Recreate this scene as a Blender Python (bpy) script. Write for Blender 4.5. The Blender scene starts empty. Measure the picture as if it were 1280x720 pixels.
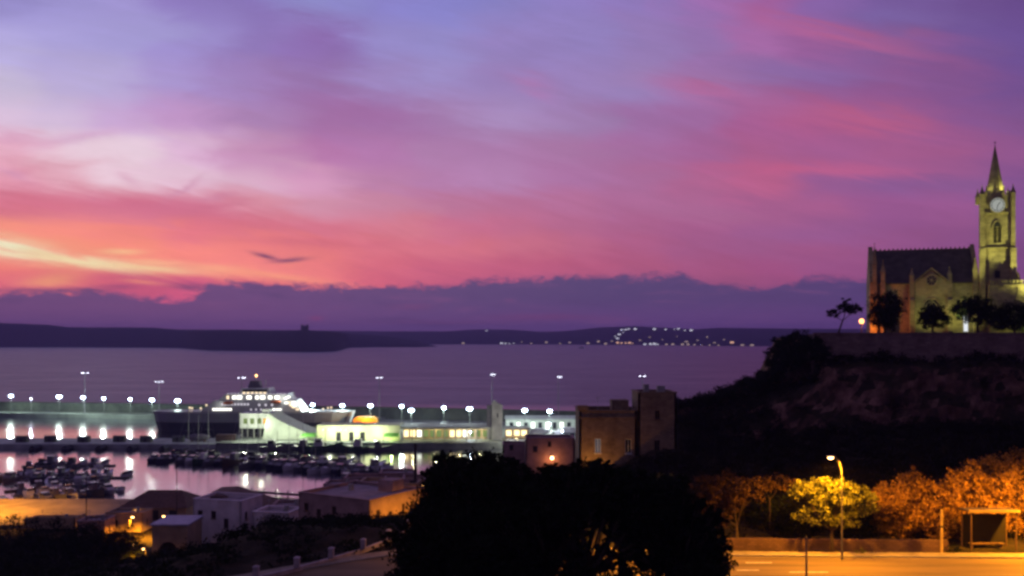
import bpy, math, random
import numpy as np
from mathutils import Vector, Matrix, noise as mnoise

S = bpy.context.scene
COL = S.collection
rad = math.radians
random.seed(7)
RNG = np.random.default_rng(11)
F = 1150.0            # focal length of the photograph in its own pixels (1280 wide)
CH = 45.0             # eye height above the sea
HZ = 420.0            # horizon row


def at(px, py, Y):    # world point seen at a photo pixel at depth Y
    return Vector(((px - 640) * Y / F, Y, CH - (py - HZ) * Y / F))


def wx(px, Y):
    return (px - 640) * Y / F


def wz(py, Y):
    return CH - (py - HZ) * Y / F


# ------------------------------------------------------------------ camera
cam = bpy.data.cameras.new('camera')
co = bpy.data.objects.new('camera', cam)
COL.objects.link(co)
co.location = (0, 0, CH)
co.rotation_euler = (rad(90), 0, 0)
cam.sensor_width = 36
cam.lens = F / 1280 * 36
cam.shift_y = 60 / 1280
cam.clip_start = 0.5
cam.clip_end = 40000
S.camera = co

S.view_settings.view_transform = 'Standard'
S.view_settings.look = 'None'
S.view_settings.gamma = 1
S.view_settings.exposure = 0
S.render.engine = 'CYCLES'
S.cycles.use_denoising = True
S.cycles.pixel_filter_type = 'BLACKMAN_HARRIS'
S.cycles.filter_width = 2.9
S.cycles.max_bounces = 6
S.cycles.diffuse_bounces = 2
S.cycles.glossy_bounces = 3
S.cycles.transmission_bounces = 2
S.cycles.volume_bounces = 0
S.cycles.sample_clamp_indirect = 4
S.cycles.caustics_reflective = False
S.cycles.caustics_refractive = False
S.cycles.use_light_tree = True


def s2l(c):
    return tuple(((v / 255 / 12.92) if v / 255 <= 0.04045 else ((v / 255 + 0.055) / 1.055) ** 2.4) for v in c)


# ------------------------------------------------------------------ sky
world = bpy.data.worlds.new('World')
S.world = world
world.use_nodes = True
NT = world.node_tree
NT.nodes.clear()


class N:
    """tiny node-graph helper"""
    def __init__(self, nt):
        self.nt = nt

    def new(self, t, **kw):
        n = self.nt.nodes.new(t)
        for k, v in kw.items():
            setattr(n, k, v)
        return n

    def put(self, sock, v):
        if isinstance(v, (int, float)):
            sock.default_value = v
        elif isinstance(v, tuple):
            sock.default_value = v if len(v) == len(sock.default_value) else (*v, 1)
        else:
            self.nt.links.new(v, sock)

    def m(self, op, a, b=0.0, c=0.0, clamp=False):
        n = self.new('ShaderNodeMath', operation=op, use_clamp=clamp)
        self.put(n.inputs[0], a)
        self.put(n.inputs[1], b)
        self.put(n.inputs[2], c)
        return n.outputs[0]

    def mix(self, f, a, b, mode='MIX'):
        n = self.new('ShaderNodeMix', data_type='RGBA', blend_type=mode, clamp_factor=True)
        self.put(n.inputs[0], f)
        self.put(n.inputs[6], a)
        self.put(n.inputs[7], b)
        return n.outputs[2]

    def ramp(self, f, stops, interp='LINEAR'):
        n = self.new('ShaderNodeValToRGB')
        n.color_ramp.interpolation = interp
        e = n.color_ramp.elements
        while len(e) > 1:
            e.remove(e[0])
        e[0].position = stops[0][0]
        e[0].color = (*stops[0][1], 1)
        for p, c in stops[1:]:
            q = e.new(p)
            q.color = (*c, 1)
        self.put(n.inputs[0], f)
        return n.outputs[0]

    def ss(self, x, lo, hi):
        n = self.new('ShaderNodeMapRange', interpolation_type='SMOOTHSTEP')
        self.put(n.inputs[0], x)
        n.inputs[1].default_value = lo
        n.inputs[2].default_value = hi
        return n.outputs[0]

    def comb(self, x, y, z=0.0):
        n = self.new('ShaderNodeCombineXYZ')
        self.put(n.inputs[0], x)
        self.put(n.inputs[1], y)
        self.put(n.inputs[2], z)
        return n.outputs[0]

    def noise(self, vec, scale, detail=4, rough=0.5, dist=0.0):
        n = self.new('ShaderNodeTexNoise')
        self.put(n.inputs['Vector'], vec)
        n.inputs['Scale'].default_value = scale
        n.inputs['Detail'].default_value = detail
        n.inputs['Roughness'].default_value = rough
        n.inputs['Distortion'].default_value = dist
        return n.outputs[0]


g = N(NT)
tc = g.new('ShaderNodeTexCoord')
sep = g.new('ShaderNodeSeparateXYZ')
NT.links.new(tc.outputs['Generated'], sep.inputs[0])
x, y, z = sep.outputs
az = g.m('ARCTAN2', x, y)                                        # compass direction from the view axis
hyp = g.m('SQRT', g.m('ADD', g.m('MULTIPLY', x, x), g.m('MULTIPLY', y, y)))
den = g.m('MAXIMUM', y, g.m('MULTIPLY', hyp, 0.45))
vv = g.m('DIVIDE', z, g.m('MAXIMUM', den, 0.02))                 # height above the horizon
# slow streaky cloud displacement
sv = g.comb(g.m('ADD', g.m('MULTIPLY', az, 2.2), g.m('MULTIPLY', vv, 2.0)), g.m('ADD', g.m('MULTIPLY', vv, 11.0), g.m('MULTIPLY', az, 2.6)))
n1 = g.noise(sv, 1.6, 6, 0.55, 0.6)
n2 = g.noise(g.comb(g.m('MULTIPLY', az, 5.0), g.m('MULTIPLY', vv, 16.0), 3.0), 1.5, 7, 0.6, 0.4)
n3 = g.noise(sv, 4.5, 5, 0.6, 1.2)
azd = g.m('ADD', az, g.m('MULTIPLY', g.m('SUBTRACT', n2, 0.5), 0.16))
vd = g.m('ADD', vv, g.m('MULTIPLY', g.m('SUBTRACT', n1, 0.5), 0.055))
vd = g.m('ADD', vd, g.m('MULTIPLY', g.m('SUBTRACT', n3, 0.5), 0.022))
PX = [0, 80, 160, 240, 320, 400, 480, 560, 640, 720, 800, 880, 960, 1040, 1120, 1200, 1280]
GRID = {
    0: [(150, 140, 200), (158, 148, 208), (160, 148, 208), (142, 122, 190), (138, 118, 186), (142, 138, 200), (138, 130, 200), (135, 130, 200), (138, 130, 195), (145, 128, 195), (145, 122, 188), (158, 112, 178), (160, 95, 155), (135, 98, 165), (118, 90, 155), (110, 80, 145), (105, 75, 140)],
    50: [(182, 172, 225), (172, 162, 218), (165, 155, 212), (158, 142, 205), (142, 118, 182), (142, 110, 178), (150, 138, 200), (148, 138, 200), (148, 128, 188), (150, 132, 195), (152, 125, 185), (150, 115, 175), (165, 105, 165), (150, 92, 150), (125, 92, 152), (112, 85, 150), (108, 80, 148)],
    100: [(198, 185, 215), (185, 170, 212), (182, 168, 212), (168, 148, 205), (160, 130, 188), (150, 116, 172), (158, 135, 192), (158, 142, 200), (152, 128, 185), (155, 130, 188), (155, 128, 182), (160, 115, 170), (148, 108, 165), (138, 95, 155), (140, 85, 142), (130, 82, 140), (112, 78, 142)],
    150: [(222, 195, 222), (212, 188, 218), (202, 168, 212), (195, 150, 200), (172, 130, 180), (165, 112, 166), (162, 112, 166), (165, 125, 175), (170, 140, 190), (160, 125, 175), (160, 110, 165), (160, 105, 160), (165, 92, 145), (168, 88, 138), (155, 90, 145), (135, 85, 145), (128, 82, 140)],
    190: [(238, 180, 202), (240, 210, 225), (240, 212, 228), (225, 185, 215), (200, 145, 185), (185, 120, 172), (180, 120, 172), (175, 125, 172), (172, 122, 170), (170, 118, 165), (168, 108, 160), (165, 98, 150), (170, 92, 140), (165, 92, 145), (165, 90, 140), (160, 88, 138), (145, 85, 140)],
    225: [(228, 150, 172), (232, 172, 190), (238, 205, 220), (232, 195, 215), (220, 175, 200), (215, 155, 190), (188, 128, 170), (182, 125, 172), (182, 130, 178), (175, 115, 165), (172, 108, 155), (178, 100, 145), (185, 95, 138), (150, 90, 145), (140, 88, 145), (140, 88, 145), (132, 82, 142)],
    255: [(220, 118, 135), (222, 122, 140), (218, 122, 145), (214, 122, 148), (222, 145, 165), (212, 145, 170), (205, 135, 165), (190, 118, 155), (188, 112, 152), (185, 112, 155), (175, 105, 150), (170, 100, 145), (165, 92, 140), (168, 92, 142), (155, 88, 145), (155, 88, 145), (130, 80, 142)],
    285: [(255, 150, 130), (255, 145, 130), (248, 135, 130), (236, 122, 135), (225, 118, 135), (220, 118, 140), (220, 125, 145), (208, 112, 145), (198, 110, 145), (185, 105, 145), (175, 98, 142), (168, 92, 140), (158, 90, 142), (152, 88, 142), (150, 85, 142), (150, 85, 140), (130, 78, 140)],
    308: [(255, 170, 135), (255, 152, 125), (255, 145, 125), (255, 140, 130), (248, 132, 130), (235, 122, 130), (225, 118, 135), (218, 115, 135), (208, 112, 138), (195, 105, 140), (180, 95, 138), (165, 90, 138), (160, 88, 138), (160, 85, 135), (150, 84, 138), (145, 82, 138), (128, 76, 135)],
    335: [(255, 135, 122), (255, 150, 125), (255, 140, 125), (250, 128, 125), (252, 142, 128), (245, 128, 130), (225, 110, 130), (210, 100, 130), (200, 95, 130), (190, 92, 130), (180, 90, 130), (168, 85, 130), (165, 82, 132), (155, 82, 135), (150, 80, 135), (140, 78, 135), (126, 74, 132)],
    360: [(240, 110, 130), (238, 112, 126), (215, 92, 128), (225, 95, 135), (225, 105, 125), (245, 118, 125), (222, 102, 128), (200, 92, 128), (188, 88, 128), (178, 86, 128), (170, 84, 128), (160, 82, 128), (158, 80, 130), (150, 80, 132), (145, 78, 132), (138, 76, 132), (124, 72, 130)],
}
fa = g.m('DIVIDE', g.m('ADD', azd, rad(60)), rad(120), clamp=True)
apos = [(math.atan((p - 640) / F) + rad(60)) / rad(120) for p in PX]
sky = None
prev = None
for py in sorted(GRID, reverse=True):
    row = g.ramp(fa, [(a, s2l(c)) for a, c in zip(apos, GRID[py])], 'EASE')
    v0 = (HZ - py) / F
    sky = row if sky is None else g.mix(g.ss(vd, prev, v0), sky, row)
    prev = v0


def streak(base, px, py, sx, sy, slope, col, amt, curve=0.0, rough=0.5):
    """soft elongated cloud or light band centred on one direction of the sky"""
    a0 = math.atan((px - 640) / F)
    v0 = (HZ - py) / F
    da = g.m('SUBTRACT', az, a0)
    dv = g.m('SUBTRACT', g.m('ADD', vv, g.m('MULTIPLY', g.m('SUBTRACT', n3, 0.5), rough * sy / F * 2)), v0)
    dv = g.m('ADD', dv, g.m('MULTIPLY', da, slope))              # slope > 0 : falls to the right
    dv = g.m('ADD', dv, g.m('MULTIPLY', g.m('MULTIPLY', da, da), curve))
    q = g.m('ADD', g.m('POWER', g.m('ABSOLUTE', g.m('DIVIDE', da, sx / F)), 2), g.m('POWER', g.m('ABSOLUTE', g.m('DIVIDE', dv, sy / F)), 2))
    w = g.m('MULTIPLY', g.m('POWER', 2.718, g.m('MULTIPLY', q, -1)), amt, clamp=True)
    return g.mix(w, base, s2l(col))


for a in [
    (12, 309, 44, 10, 0.20, (255, 246, 208), 1.0, 0, 2.2),
    (108, 327, 60, 6, 0.16, (255, 240, 190), 0.9, 0, 2.6),
    (60, 320, 30, 6, 0.2, (255, 226, 175), 0.7, 0, 2.6),
    (185, 335, 55, 5, 0.06, (255, 218, 165), 0.75, 0, 1.6),
    (152, 315, 22, 4, 0.0, (255, 205, 150), 0.65, 0, 1.0),
    (190, 327, 40, 4, 0.05, (255, 196, 150), 0.6, 0, 2.4),
    (62, 350, 30, 8, -0.1, (255, 175, 120), 0.6, 0, 1.0),
    (268, 335, 30, 5, 0.05, (255, 180, 140), 0.6, 0, 1.0),
    (345, 345, 60, 5, 0.12, (255, 160, 128), 0.75, 0, 1.0),
    (30, 250, 130, 12, 0.02, (216, 110, 138), 0.55, 0, 1.5),
    (210, 262, 120, 14, 0.12, (208, 105, 138), 0.55, 0, 1.5),
    (400, 303, 120, 6, 0.03, (208, 100, 128), 0.45, 0, 1.5),
    (1050, 45, 110, 12, 0.28, (178, 95, 142), 0.75, 0, 2.0),
    (1150, 50, 60, 10, 0.05, (165, 92, 145), 0.4, 0, 2.0),
    (880, 110, 60, 10, 0.12, (182, 100, 148), 0.7, 0, 2.0),
    (1080, 148, 90, 15, 0.15, (186, 92, 132), 0.8, 0, 2.0),
    (1010, 212, 130, 8, 0.02, (196, 95, 138), 0.75, 0, 1.5),
    (960, 130, 70, 12, 0.15, (168, 96, 148), 0.5, 0, 2.0),
    (665, 105, 30, 12, 0.3, (176, 118, 172), 0.6, 0, 2.0),
    (400, 50, 45, 16, 0.5, (140, 106, 172), 0.6, 0, 2.0),
    (460, 140, 90, 18, 0.3, (162, 106, 162), 0.6, 0, 2.0),
    (1110, 20, 70, 10, 0.05, (122, 100, 165), 0.6, 0, 2.0),
    (1000, 90, 110, 10, 0.1, (140, 105, 168), 0.55, 0, 2.0),
    (790, 120, 60, 12, 0.0, (152, 134, 192), 0.5, 0, 2.0),
    (332, 320, 15, 3.2, 0.26, (118, 66, 105), 0.95, 0, 0.8),
    (362, 325, 20, 2.8, -0.08, (126, 72, 108), 0.9, 0, 1.2),
    (112, 361, 24, 4, 0.0, (128, 72, 118), 0.85, 0, 1.6),
    (152, 358, 16, 3, 0.05, (168, 80, 122), 0.7, 0, 1.6),
    (238, 358, 22, 4, 0.1, (130, 72, 118), 0.85, 0, 1.6),
    (40, 364, 50, 4, 0.0, (125, 74, 120), 0.7, 0, 1.6),
    (178, 352, 22, 3, 0.1, (255, 150, 128), 0.7, 0, 1.6),
    (15, 218, 16, 6, 0.4, (215, 150, 185), 0.6, 0, 2.5),
    (160, 224, 12, 7, 0.6, (218, 160, 188), 0.55, 0, 2.5),
    (232, 234, 16, 5, -0.7, (205, 140, 172), 0.6, 0, 2.5),
    (270, 246, 26, 4, -0.15, (208, 130, 160), 0.6, 0, 2.5),
    (20, 172, 34, 8, 0.1, (215, 150, 185), 0.5, 0, 2.5),
    (105, 170, 40, 7, -0.25, (208, 150, 195), 0.5, 0, 2.5),
]:
    sky = streak(sky, *a)
# the low bank of dark cloud over the horizon
BK = [(0, 365), (60, 364), (100, 363), (160, 368), (210, 374), (240, 372), (262, 354), (300, 352), (350, 354), (400, 358), (500, 357), (560, 356), (620, 350), (690, 346), (750, 344), (800, 345), (850, 342), (885, 354), (950, 360), (1000, 350), (1040, 346), (1100, 351), (1280, 356)]
bk = g.ramp(g.m('DIVIDE', g.m('ADD', az, rad(60)), rad(120), clamp=True), [((math.atan((p - 640) / F) + rad(60)) / rad(120), ((HZ - q) / F * 10,) * 3) for p, q in BK])
bn = g.noise(g.comb(g.m('MULTIPLY', az, 46.0), g.m('MULTIPLY', vv, 95.0), 1.0), 1.0, 7, 0.68, 0.6)
edge = g.m('ADD', g.m('DIVIDE', bk, 10.0), g.m('MULTIPLY', g.m('SUBTRACT', bn, 0.5), 0.030))
below = g.ss(g.m('SUBTRACT', edge, vv), -0.0042, 0.0058)
BR = [(0, (112, 74, 124)), (320, (110, 74, 126)), (560, (96, 72, 122)), (760, (86, 68, 118)), (960, (88, 66, 118)), (1280, (82, 62, 118))]
BL = [(0, (116, 76, 126)), (320, (118, 78, 130)), (560, (106, 74, 128)), (760, (104, 72, 128)), (960, (104, 70, 128)), (1280, (94, 66, 124))]
f0 = g.m('DIVIDE', g.m('ADD', az, rad(60)), rad(120), clamp=True)
br = g.ramp(f0, [((math.atan((p - 640) / F) + rad(60)) / rad(120), s2l(c)) for p, c in BR])
bl = g.ramp(f0, [((math.atan((p - 640) / F) + rad(60)) / rad(120), s2l(c)) for p, c in BL])
bank = g.mix(g.ss(vv, 0.012, 0.045), bl, br)
bn2 = g.noise(g.comb(g.m('MULTIPLY', az, 14.0), g.m('MULTIPLY', vv, 90.0), 7.0), 1.0, 6, 0.65, 0.5)
bank = g.mix(g.m('MULTIPLY', g.ss(bn2, 0.52, 0.72), 0.45), bank, s2l((132, 82, 132)))
bank = g.mix(g.m('MULTIPLY', g.ss(bn2, 0.48, 0.30), 0.40), bank, s2l((80, 60, 108)))
for a in [(515, 383, 26, 4, 0, (128, 74, 124), .5, 0, 1.5), (680, 397, 70, 4, 0, (122, 66, 116), .6, 0, 1.5), (395, 398, 8, 3, 0, (150, 66, 116), .6, 0, 1.5), (560, 403, 90, 3, 0, (118, 68, 116), .4, 0, 1.5), (210, 383, 120, 5, 0, (122, 78, 126), .4, 0, 1.5)]:
    bank = streak(bank, *a)
sky = g.mix(below, sky, bank)
# fine brightness variation of the high cloud
lum = g.m('ADD', 1.0, g.m('MULTIPLY', g.m('SUBTRACT', n3, 0.5), 0.20))
lum = g.m('ADD', lum, g.m('MULTIPLY', g.m('SUBTRACT', n2, 0.5), 0.22))
lum = g.m('ADD', lum, g.m('MULTIPLY', g.m('SUBTRACT', n1, 0.5), 0.26))
lumv = g.mix(below, g.comb(lum, lum, lum), (1.0, 1.0, 1.0))
sky = g.mix(1.0, sky, lumv, 'MULTIPLY')
# overhead and away from the afterglow the sky is already night blue
back = g.ss(g.m('ABSOLUTE', g.m('ADD', az, 0.35)), 1.0, 2.3)
high = g.ss(vv, 0.42, 1.5)
dark = g.m('MAXIMUM', back, high)
sky = g.mix(dark, sky, (0.095, 0.066, 0.155))
nish = g.new('ShaderNodeTexSky', sky_type='NISHITA', sun_disc=False)
nish.sun_elevation = rad(-3)
nish.sun_rotation = rad(-32)
b1 = g.new('ShaderNodeBackground')
b2 = g.new('ShaderNodeBackground')
b2.inputs[1].default_value = 0.05
NT.links.new(sky, b1.inputs[0])
NT.links.new(nish.outputs[0], b2.inputs[0])
ad = g.new('ShaderNodeAddShader')
wo = g.new('ShaderNodeOutputWorld')
NT.links.new(b1.outputs[0], ad.inputs[0])
NT.links.new(b2.outputs[0], ad.inputs[1])
NT.links.new(ad.outputs[0], wo.inputs[0])
world.cycles.sampling_method = 'MANUAL'
world.cycles.sample_map_resolution = 1024


# ------------------------------------------------------------------ materials
MATS = {}


def mat(name, c, rough=0.85, var=0.25, scale=1.0, bump=0.0, spec=0.3, c2=None, metal=0.0, c3=None, bscale=None, stretch=(1, 1, 1)):
    if name in MATS:
        return MATS[name]
    m = bpy.data.materials.new(name)
    m.use_nodes = True
    nt = m.node_tree
    k = N(nt)
    p = nt.nodes['Principled BSDF']
    t = k.new('ShaderNodeNewGeometry')
    mp = k.new('ShaderNodeMapping')
    nt.links.new(t.outputs['Position'], mp.inputs[0])
    mp.inputs['Scale'].default_value = stretch
    n = k.noise(mp.outputs[0], scale, 6, 0.6)
    c2 = c2 or tuple(v * (1 - var) for v in c)
    c3 = c3 or tuple(min(1, v * (1 + var)) for v in c)
    r = k.ramp(n, [(0.32, c2), (0.5, c), (0.68, c3)])
    nt.links.new(r, p.inputs['Base Color'])
    p.inputs['Roughness'].default_value = rough
    p.inputs['Specular IOR Level'].default_value = spec
    p.inputs['Metallic'].default_value = metal
    if bump:
        b = k.new('ShaderNodeBump')
        b.inputs['Strength'].default_value = bump
        b.inputs['Distance'].default_value = 0.3
        nb = k.noise(mp.outputs[0], bscale or scale * 3, 6, 0.65)
        nt.links.new(nb, b.inputs['Height'])
        nt.links.new(b.outputs[0], p.inputs['Normal'])
    MATS[name] = m
    return m


def blockwork(name, c, w=0.6, h=0.28, mortar=0.8):
    """coursed stone: brick texture in world space, stone tone varies block to block"""
    if name in MATS:
        return MATS[name]
    m = bpy.data.materials.new(name)
    m.use_nodes = True
    nt = m.node_tree
    k = N(nt)
    p = nt.nodes['Principled BSDF']
    t = k.new('ShaderNodeNewGeometry')
    sp = k.new('ShaderNodeSeparateXYZ')
    nt.links.new(t.outputs['Position'], sp.inputs[0])
    u = k.m('ADD', sp.outputs[0], k.m('MULTIPLY', sp.outputs[1], 1.0))
    br_ = k.new('ShaderNodeTexBrick')
    nt.links.new(k.comb(u, sp.outputs[2]), br_.inputs['Vector'])
    br_.inputs['Color1'].default_value = (*c, 1)
    br_.inputs['Color2'].default_value = (*[v * 0.72 for v in c], 1)
    br_.inputs['Mortar'].default_value = (*[v * mortar * 0.7 for v in c], 1)
    br_.inputs['Scale'].default_value = 1.0
    br_.inputs['Brick Width'].default_value = w
    br_.inputs['Row Height'].default_value = h
    br_.inputs['Mortar Size'].default_value = 0.02
    n = k.noise(t.outputs['Position'], 0.35, 6, 0.65)
    st = k.ramp(n, [(0.3, (0.55, 0.52, 0.5)), (0.55, (1, 1, 1)), (0.75, (1.15, 1.12, 1.0))])
    nt.links.new(k.mix(1.0, br_.outputs[0], st, 'MULTIPLY'), p.inputs['Base Color'])
    p.inputs['Roughness'].default_value = 0.92
    p.inputs['Specular IOR Level'].default_value = 0.2
    MATS[name] = m
    return m


def emit(name, c, s):
    if name in MATS:
        return MATS[name]
    m = bpy.data.materials.new(name)
    m.use_nodes = True
    nt = m.node_tree
    nt.nodes.clear()
    e = nt.nodes.new('ShaderNodeEmission')
    o = nt.nodes.new('ShaderNodeOutputMaterial')
    e.inputs[0].default_value = (*c, 1)
    e.inputs[1].default_value = s
    nt.links.new(e.outputs[0], o.inputs[0])
    m.cycles.emission_sampling = 'NONE'
    MATS[name] = m
    return m


SODIUM = (1.0, 0.37, 0.012)
COOL = (0.60, 0.78, 1.0)
M_stone = blockwork('limestone', (0.27, 0.20, 0.13))
M_cstone = blockwork('church_stone', (0.42, 0.37, 0.20))
M_croof = mat('church_roof', (0.075, 0.065, 0.06), 0.8, 0.35, 0.6)
M_plaster = mat('pale_plaster', (0.62, 0.56, 0.58), 0.9, 0.2, 0.4)
M_plaster2 = mat('ochre_plaster', (0.34, 0.25, 0.16), 0.9, 0.25, 0.4)
M_pink = mat('pink_plaster', (0.30, 0.20, 0.19), 0.9, 0.25, 0.4)
M_white = mat('white_panel', (0.62, 0.64, 0.60), 0.6, 0.12, 0.5)
M_conc = mat('concrete', (0.28, 0.28, 0.26), 0.9, 0.3, 0.25, 0.2)
M_quay = mat('quay_concrete', (0.16, 0.18, 0.16), 0.85, 0.4, 0.12, 0.2)
M_tile = mat('brown_roof_tile', (0.13, 0.075, 0.055), 0.9, 0.35, 1.2, 0.3)
M_flat = mat('flat_roof_screed', (0.30, 0.25, 0.27), 0.9, 0.25, 0.5)
M_dark = mat('dark_paint', (0.02, 0.02, 0.025), 0.6, 0.3, 1)
M_glass = mat('dark_glass', (0.015, 0.017, 0.02), 0.12, 0.1, 1, spec=0.7)
M_steel = mat('galvanised_steel', (0.34, 0.34, 0.35), 0.5, 0.15, 2, metal=0.4)
M_wood = mat('weathered_wood', (0.12, 0.07, 0.04), 0.8, 0.3, 2)
M_bark = mat('bark', (0.07, 0.05, 0.035), 0.95, 0.4, 4, 0.5)
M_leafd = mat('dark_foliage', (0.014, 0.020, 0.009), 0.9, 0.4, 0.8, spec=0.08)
M_leafm = mat('green_foliage', (0.095, 0.10, 0.018), 0.75, 0.45, 1.2, spec=0.2)
M_leafr = mat('dim_lit_reddish_foliage', (0.07, 0.038, 0.015), 0.85, 0.6, 1.0, spec=0.08)  # weaker lamplight put into the leaf colour: darker, redder copy
M_leafo = mat('lamplit_foliage', (0.25, 0.13, 0.03), 0.8, 0.65, 1.0, spec=0.1)  # orange lamplight put into the leaf colour
M_asph = mat('asphalt', (0.155, 0.11, 0.055), 0.85, 0.45, 0.45, 0.15, stretch=(0.10, 1, 1))
M_pave = mat('pavement_stone', (0.24, 0.20, 0.15), 0.9, 0.25, 1.0)
M_paint = mat('road_paint', (0.70, 0.68, 0.62), 0.7, 0.25, 3)
M_cool = emit('cool_lens_glow', COOL, 42)
M_coolweak = emit('high_mast_lens', (0.80, 0.82, 1.0), 14)
M_sod = emit('sodium_lamp_lens', (1.0, 0.50, 0.16), 14)
M_warmwin = emit('warm_lit_window', (1.0, 0.80, 0.42), 2.2)
M_whitewin = emit('white_lit_window', (0.92, 1.0, 0.86), 2.2)
M_greenwin = emit('green_lit_window', (0.45, 0.62, 0.20), 0.45)
M_red = emit('tail_light_lens', (1.0, 0.03, 0.06), 1.2)


# ------------------------------------------------------------------ mesh helpers
class MB:
    def __init__(self):
        self.v = []
        self.f = []
        self.M = None

    def add(self, vs, fs):
        o = len(self.v)
        if self.M is not None:
            vs = [self.M @ Vector(p) for p in vs]
        self.v += [tuple(p) for p in vs]
        self.f += [tuple(i + o for i in q) for q in fs]
        return self

    def box(self, x0, x1, y0, y1, z0, z1):
        return self.add([(x0, y0, z0), (x1, y0, z0), (x1, y1, z0), (x0, y1, z0), (x0, y0, z1), (x1, y0, z1), (x1, y1, z1), (x0, y1, z1)],
                        [(0, 3, 2, 1), (4, 5, 6, 7), (0, 1, 5, 4), (1, 2, 6, 5), (2, 3, 7, 6), (3, 0, 4, 7)])

    def prism(self, pts, z0, z1):
        n = len(pts)
        self.add([(a, b, z0) for a, b in pts] + [(a, b, z1) for a, b in pts],
                 [tuple(range(n))[::-1], tuple(range(n, 2 * n))] + [(i, (i + 1) % n, n + (i + 1) % n, n + i) for i in range(n)])
        return self

    def prismy(self, pts, y0, y1):      # polygon in XZ extruded along Y
        n = len(pts)
        self.add([(a, y0, b) for a, b in pts] + [(a, y1, b) for a, b in pts],
                 [tuple(range(n)), tuple(range(n, 2 * n))[::-1]] + [(i, n + i, n + (i + 1) % n, (i + 1) % n) for i in range(n)])
        return self

    def prismx(self, pts, x0, x1):      # polygon in YZ extruded along X
        n = len(pts)
        self.add([(x0, a, b) for a, b in pts] + [(x1, a, b) for a, b in pts],
                 [tuple(range(n))[::-1], tuple(range(n, 2 * n))] + [(i, (i + 1) % n, n + (i + 1) % n, n + i) for i in range(n)])
        return self

    def tube(self, pts, rs, seg=8, cap=True):
        pts = [Vector(p) for p in pts]
        if not isinstance(rs, (list, tuple)):
            rs = [rs] * len(pts)
        vs, fs = [], []
        for i, p in enumerate(pts):
            d = (pts[min(i + 1, len(pts) - 1)] - pts[max(i - 1, 0)])
            d = d.normalized() if d.length > 1e-6 else Vector((0, 0, 1))
            a = d.orthogonal().normalized() if abs(d.z) > 0.95 else d.cross(Vector((0, 0, 1))).normalized()
            if abs(d.z) > 0.95:
                a = Vector((1, 0, 0)) - d * d.x
                a.normalize()
            b = d.cross(a)
            for k in range(seg):
                t = 2 * math.pi * k / seg
                vs.append(p + (a * math.cos(t) + b * math.sin(t)) * rs[i])
        for i in range(len(pts) - 1):
            for k in range(seg):
                fs.append((i * seg + k, i * seg + (k + 1) % seg, (i + 1) * seg + (k + 1) % seg, (i + 1) * seg + k))
        if cap:
            fs.append(tuple(range(seg))[::-1])
            fs.append(tuple((len(pts) - 1) * seg + k for k in range(seg)))
        return self.add(vs, fs)

    def ball(self, c, r, seg=10, rings=6):
        rx, ry, rz = r if isinstance(r, tuple) else (r, r, r)
        vs, fs = [], []
        for i in range(rings + 1):
            ph = math.pi * i / rings
            for k in range(seg):
                t = 2 * math.pi * k / seg
                vs.append((c[0] + rx * math.sin(ph) * math.cos(t), c[1] + ry * math.sin(ph) * math.sin(t), c[2] + rz * math.cos(ph)))
        for i in range(rings):
            for k in range(seg):
                fs.append((i * seg + k, (i + 1) * seg + k, (i + 1) * seg + (k + 1) % seg, i * seg + (k + 1) % seg))
        return self.add(vs, fs)

    def wall(self, o, u, w, h, t, holes=()):
        """a wall of thickness t from corner o along unit vector u, real rectangular openings (u0,u1,z0,z1)"""
        o = Vector(o)
        u = Vector(u).normalized()
        n = Vector((u.y, -u.x, 0))       # outward (towards the viewer for u = +X)
        us = sorted({0, w} | {v for q in holes for v in q[:2]})
        zs = sorted({0, h} | {v for q in holes for v in q[2:]})
        for i in range(len(us) - 1):
            run = None
            for j in range(len(zs) - 1):
                cu, cz = (us[i] + us[i + 1]) / 2, (zs[j] + zs[j + 1]) / 2
                hole = any(q[0] < cu < q[1] and q[2] < cz < q[3] for q in holes)
                if not hole:
                    run = [zs[j], zs[j + 1]] if run is None else [run[0], zs[j + 1]]
                if hole or j == len(zs) - 2:
                    if run:
                        a, b = o + u * us[i], o + u * us[i + 1]
                        vs = [a - n * t, b - n * t, b, a]
                        vs = [p + Vector((0, 0, run[0])) for p in vs] + [p + Vector((0, 0, run[1])) for p in vs]
                        self.add(vs, [(3, 2, 1, 0), (4, 5, 6, 7), (0, 1, 5, 4), (1, 2, 6, 5), (2, 3, 7, 6), (3, 0, 4, 7)])
                        run = None
        return self

    def build(self, name, m, parent=None, local=False, smooth=False):
        me = bpy.data.meshes.new(name)
        vs = self.v
        if parent is not None and not local:
            r = parent
            while r.parent:
                r = r.parent
            l = r.location
            vs = [(a - l.x, b - l.y, c - l.z) for a, b, c in vs]
        me.from_pydata(vs, [], self.f)
        if m is not None:
            me.materials.append(m)
        if smooth:
            me.shade_smooth()
        ob = bpy.data.objects.new(name, me)
        COL.objects.link(ob)
        if parent is not None:
            ob.parent = parent
        return ob


def thing(name, label, cat, loc=(0, 0, 0), group=None, rz=0):
    o = bpy.data.objects.new(name, None)
    COL.objects.link(o)
    o.location = loc
    o.rotation_euler = (0, 0, rz)
    o.empty_display_size = 0.5
    return tag(o, label, cat, group)


def tag(o, label=None, cat=None, group=None, kind=None):
    if label:
        o['label'] = label
    if cat:
        o['category'] = cat
    if group:
        o['group'] = group
    if kind:
        o['kind'] = kind
    return o


CHILD = {}


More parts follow.
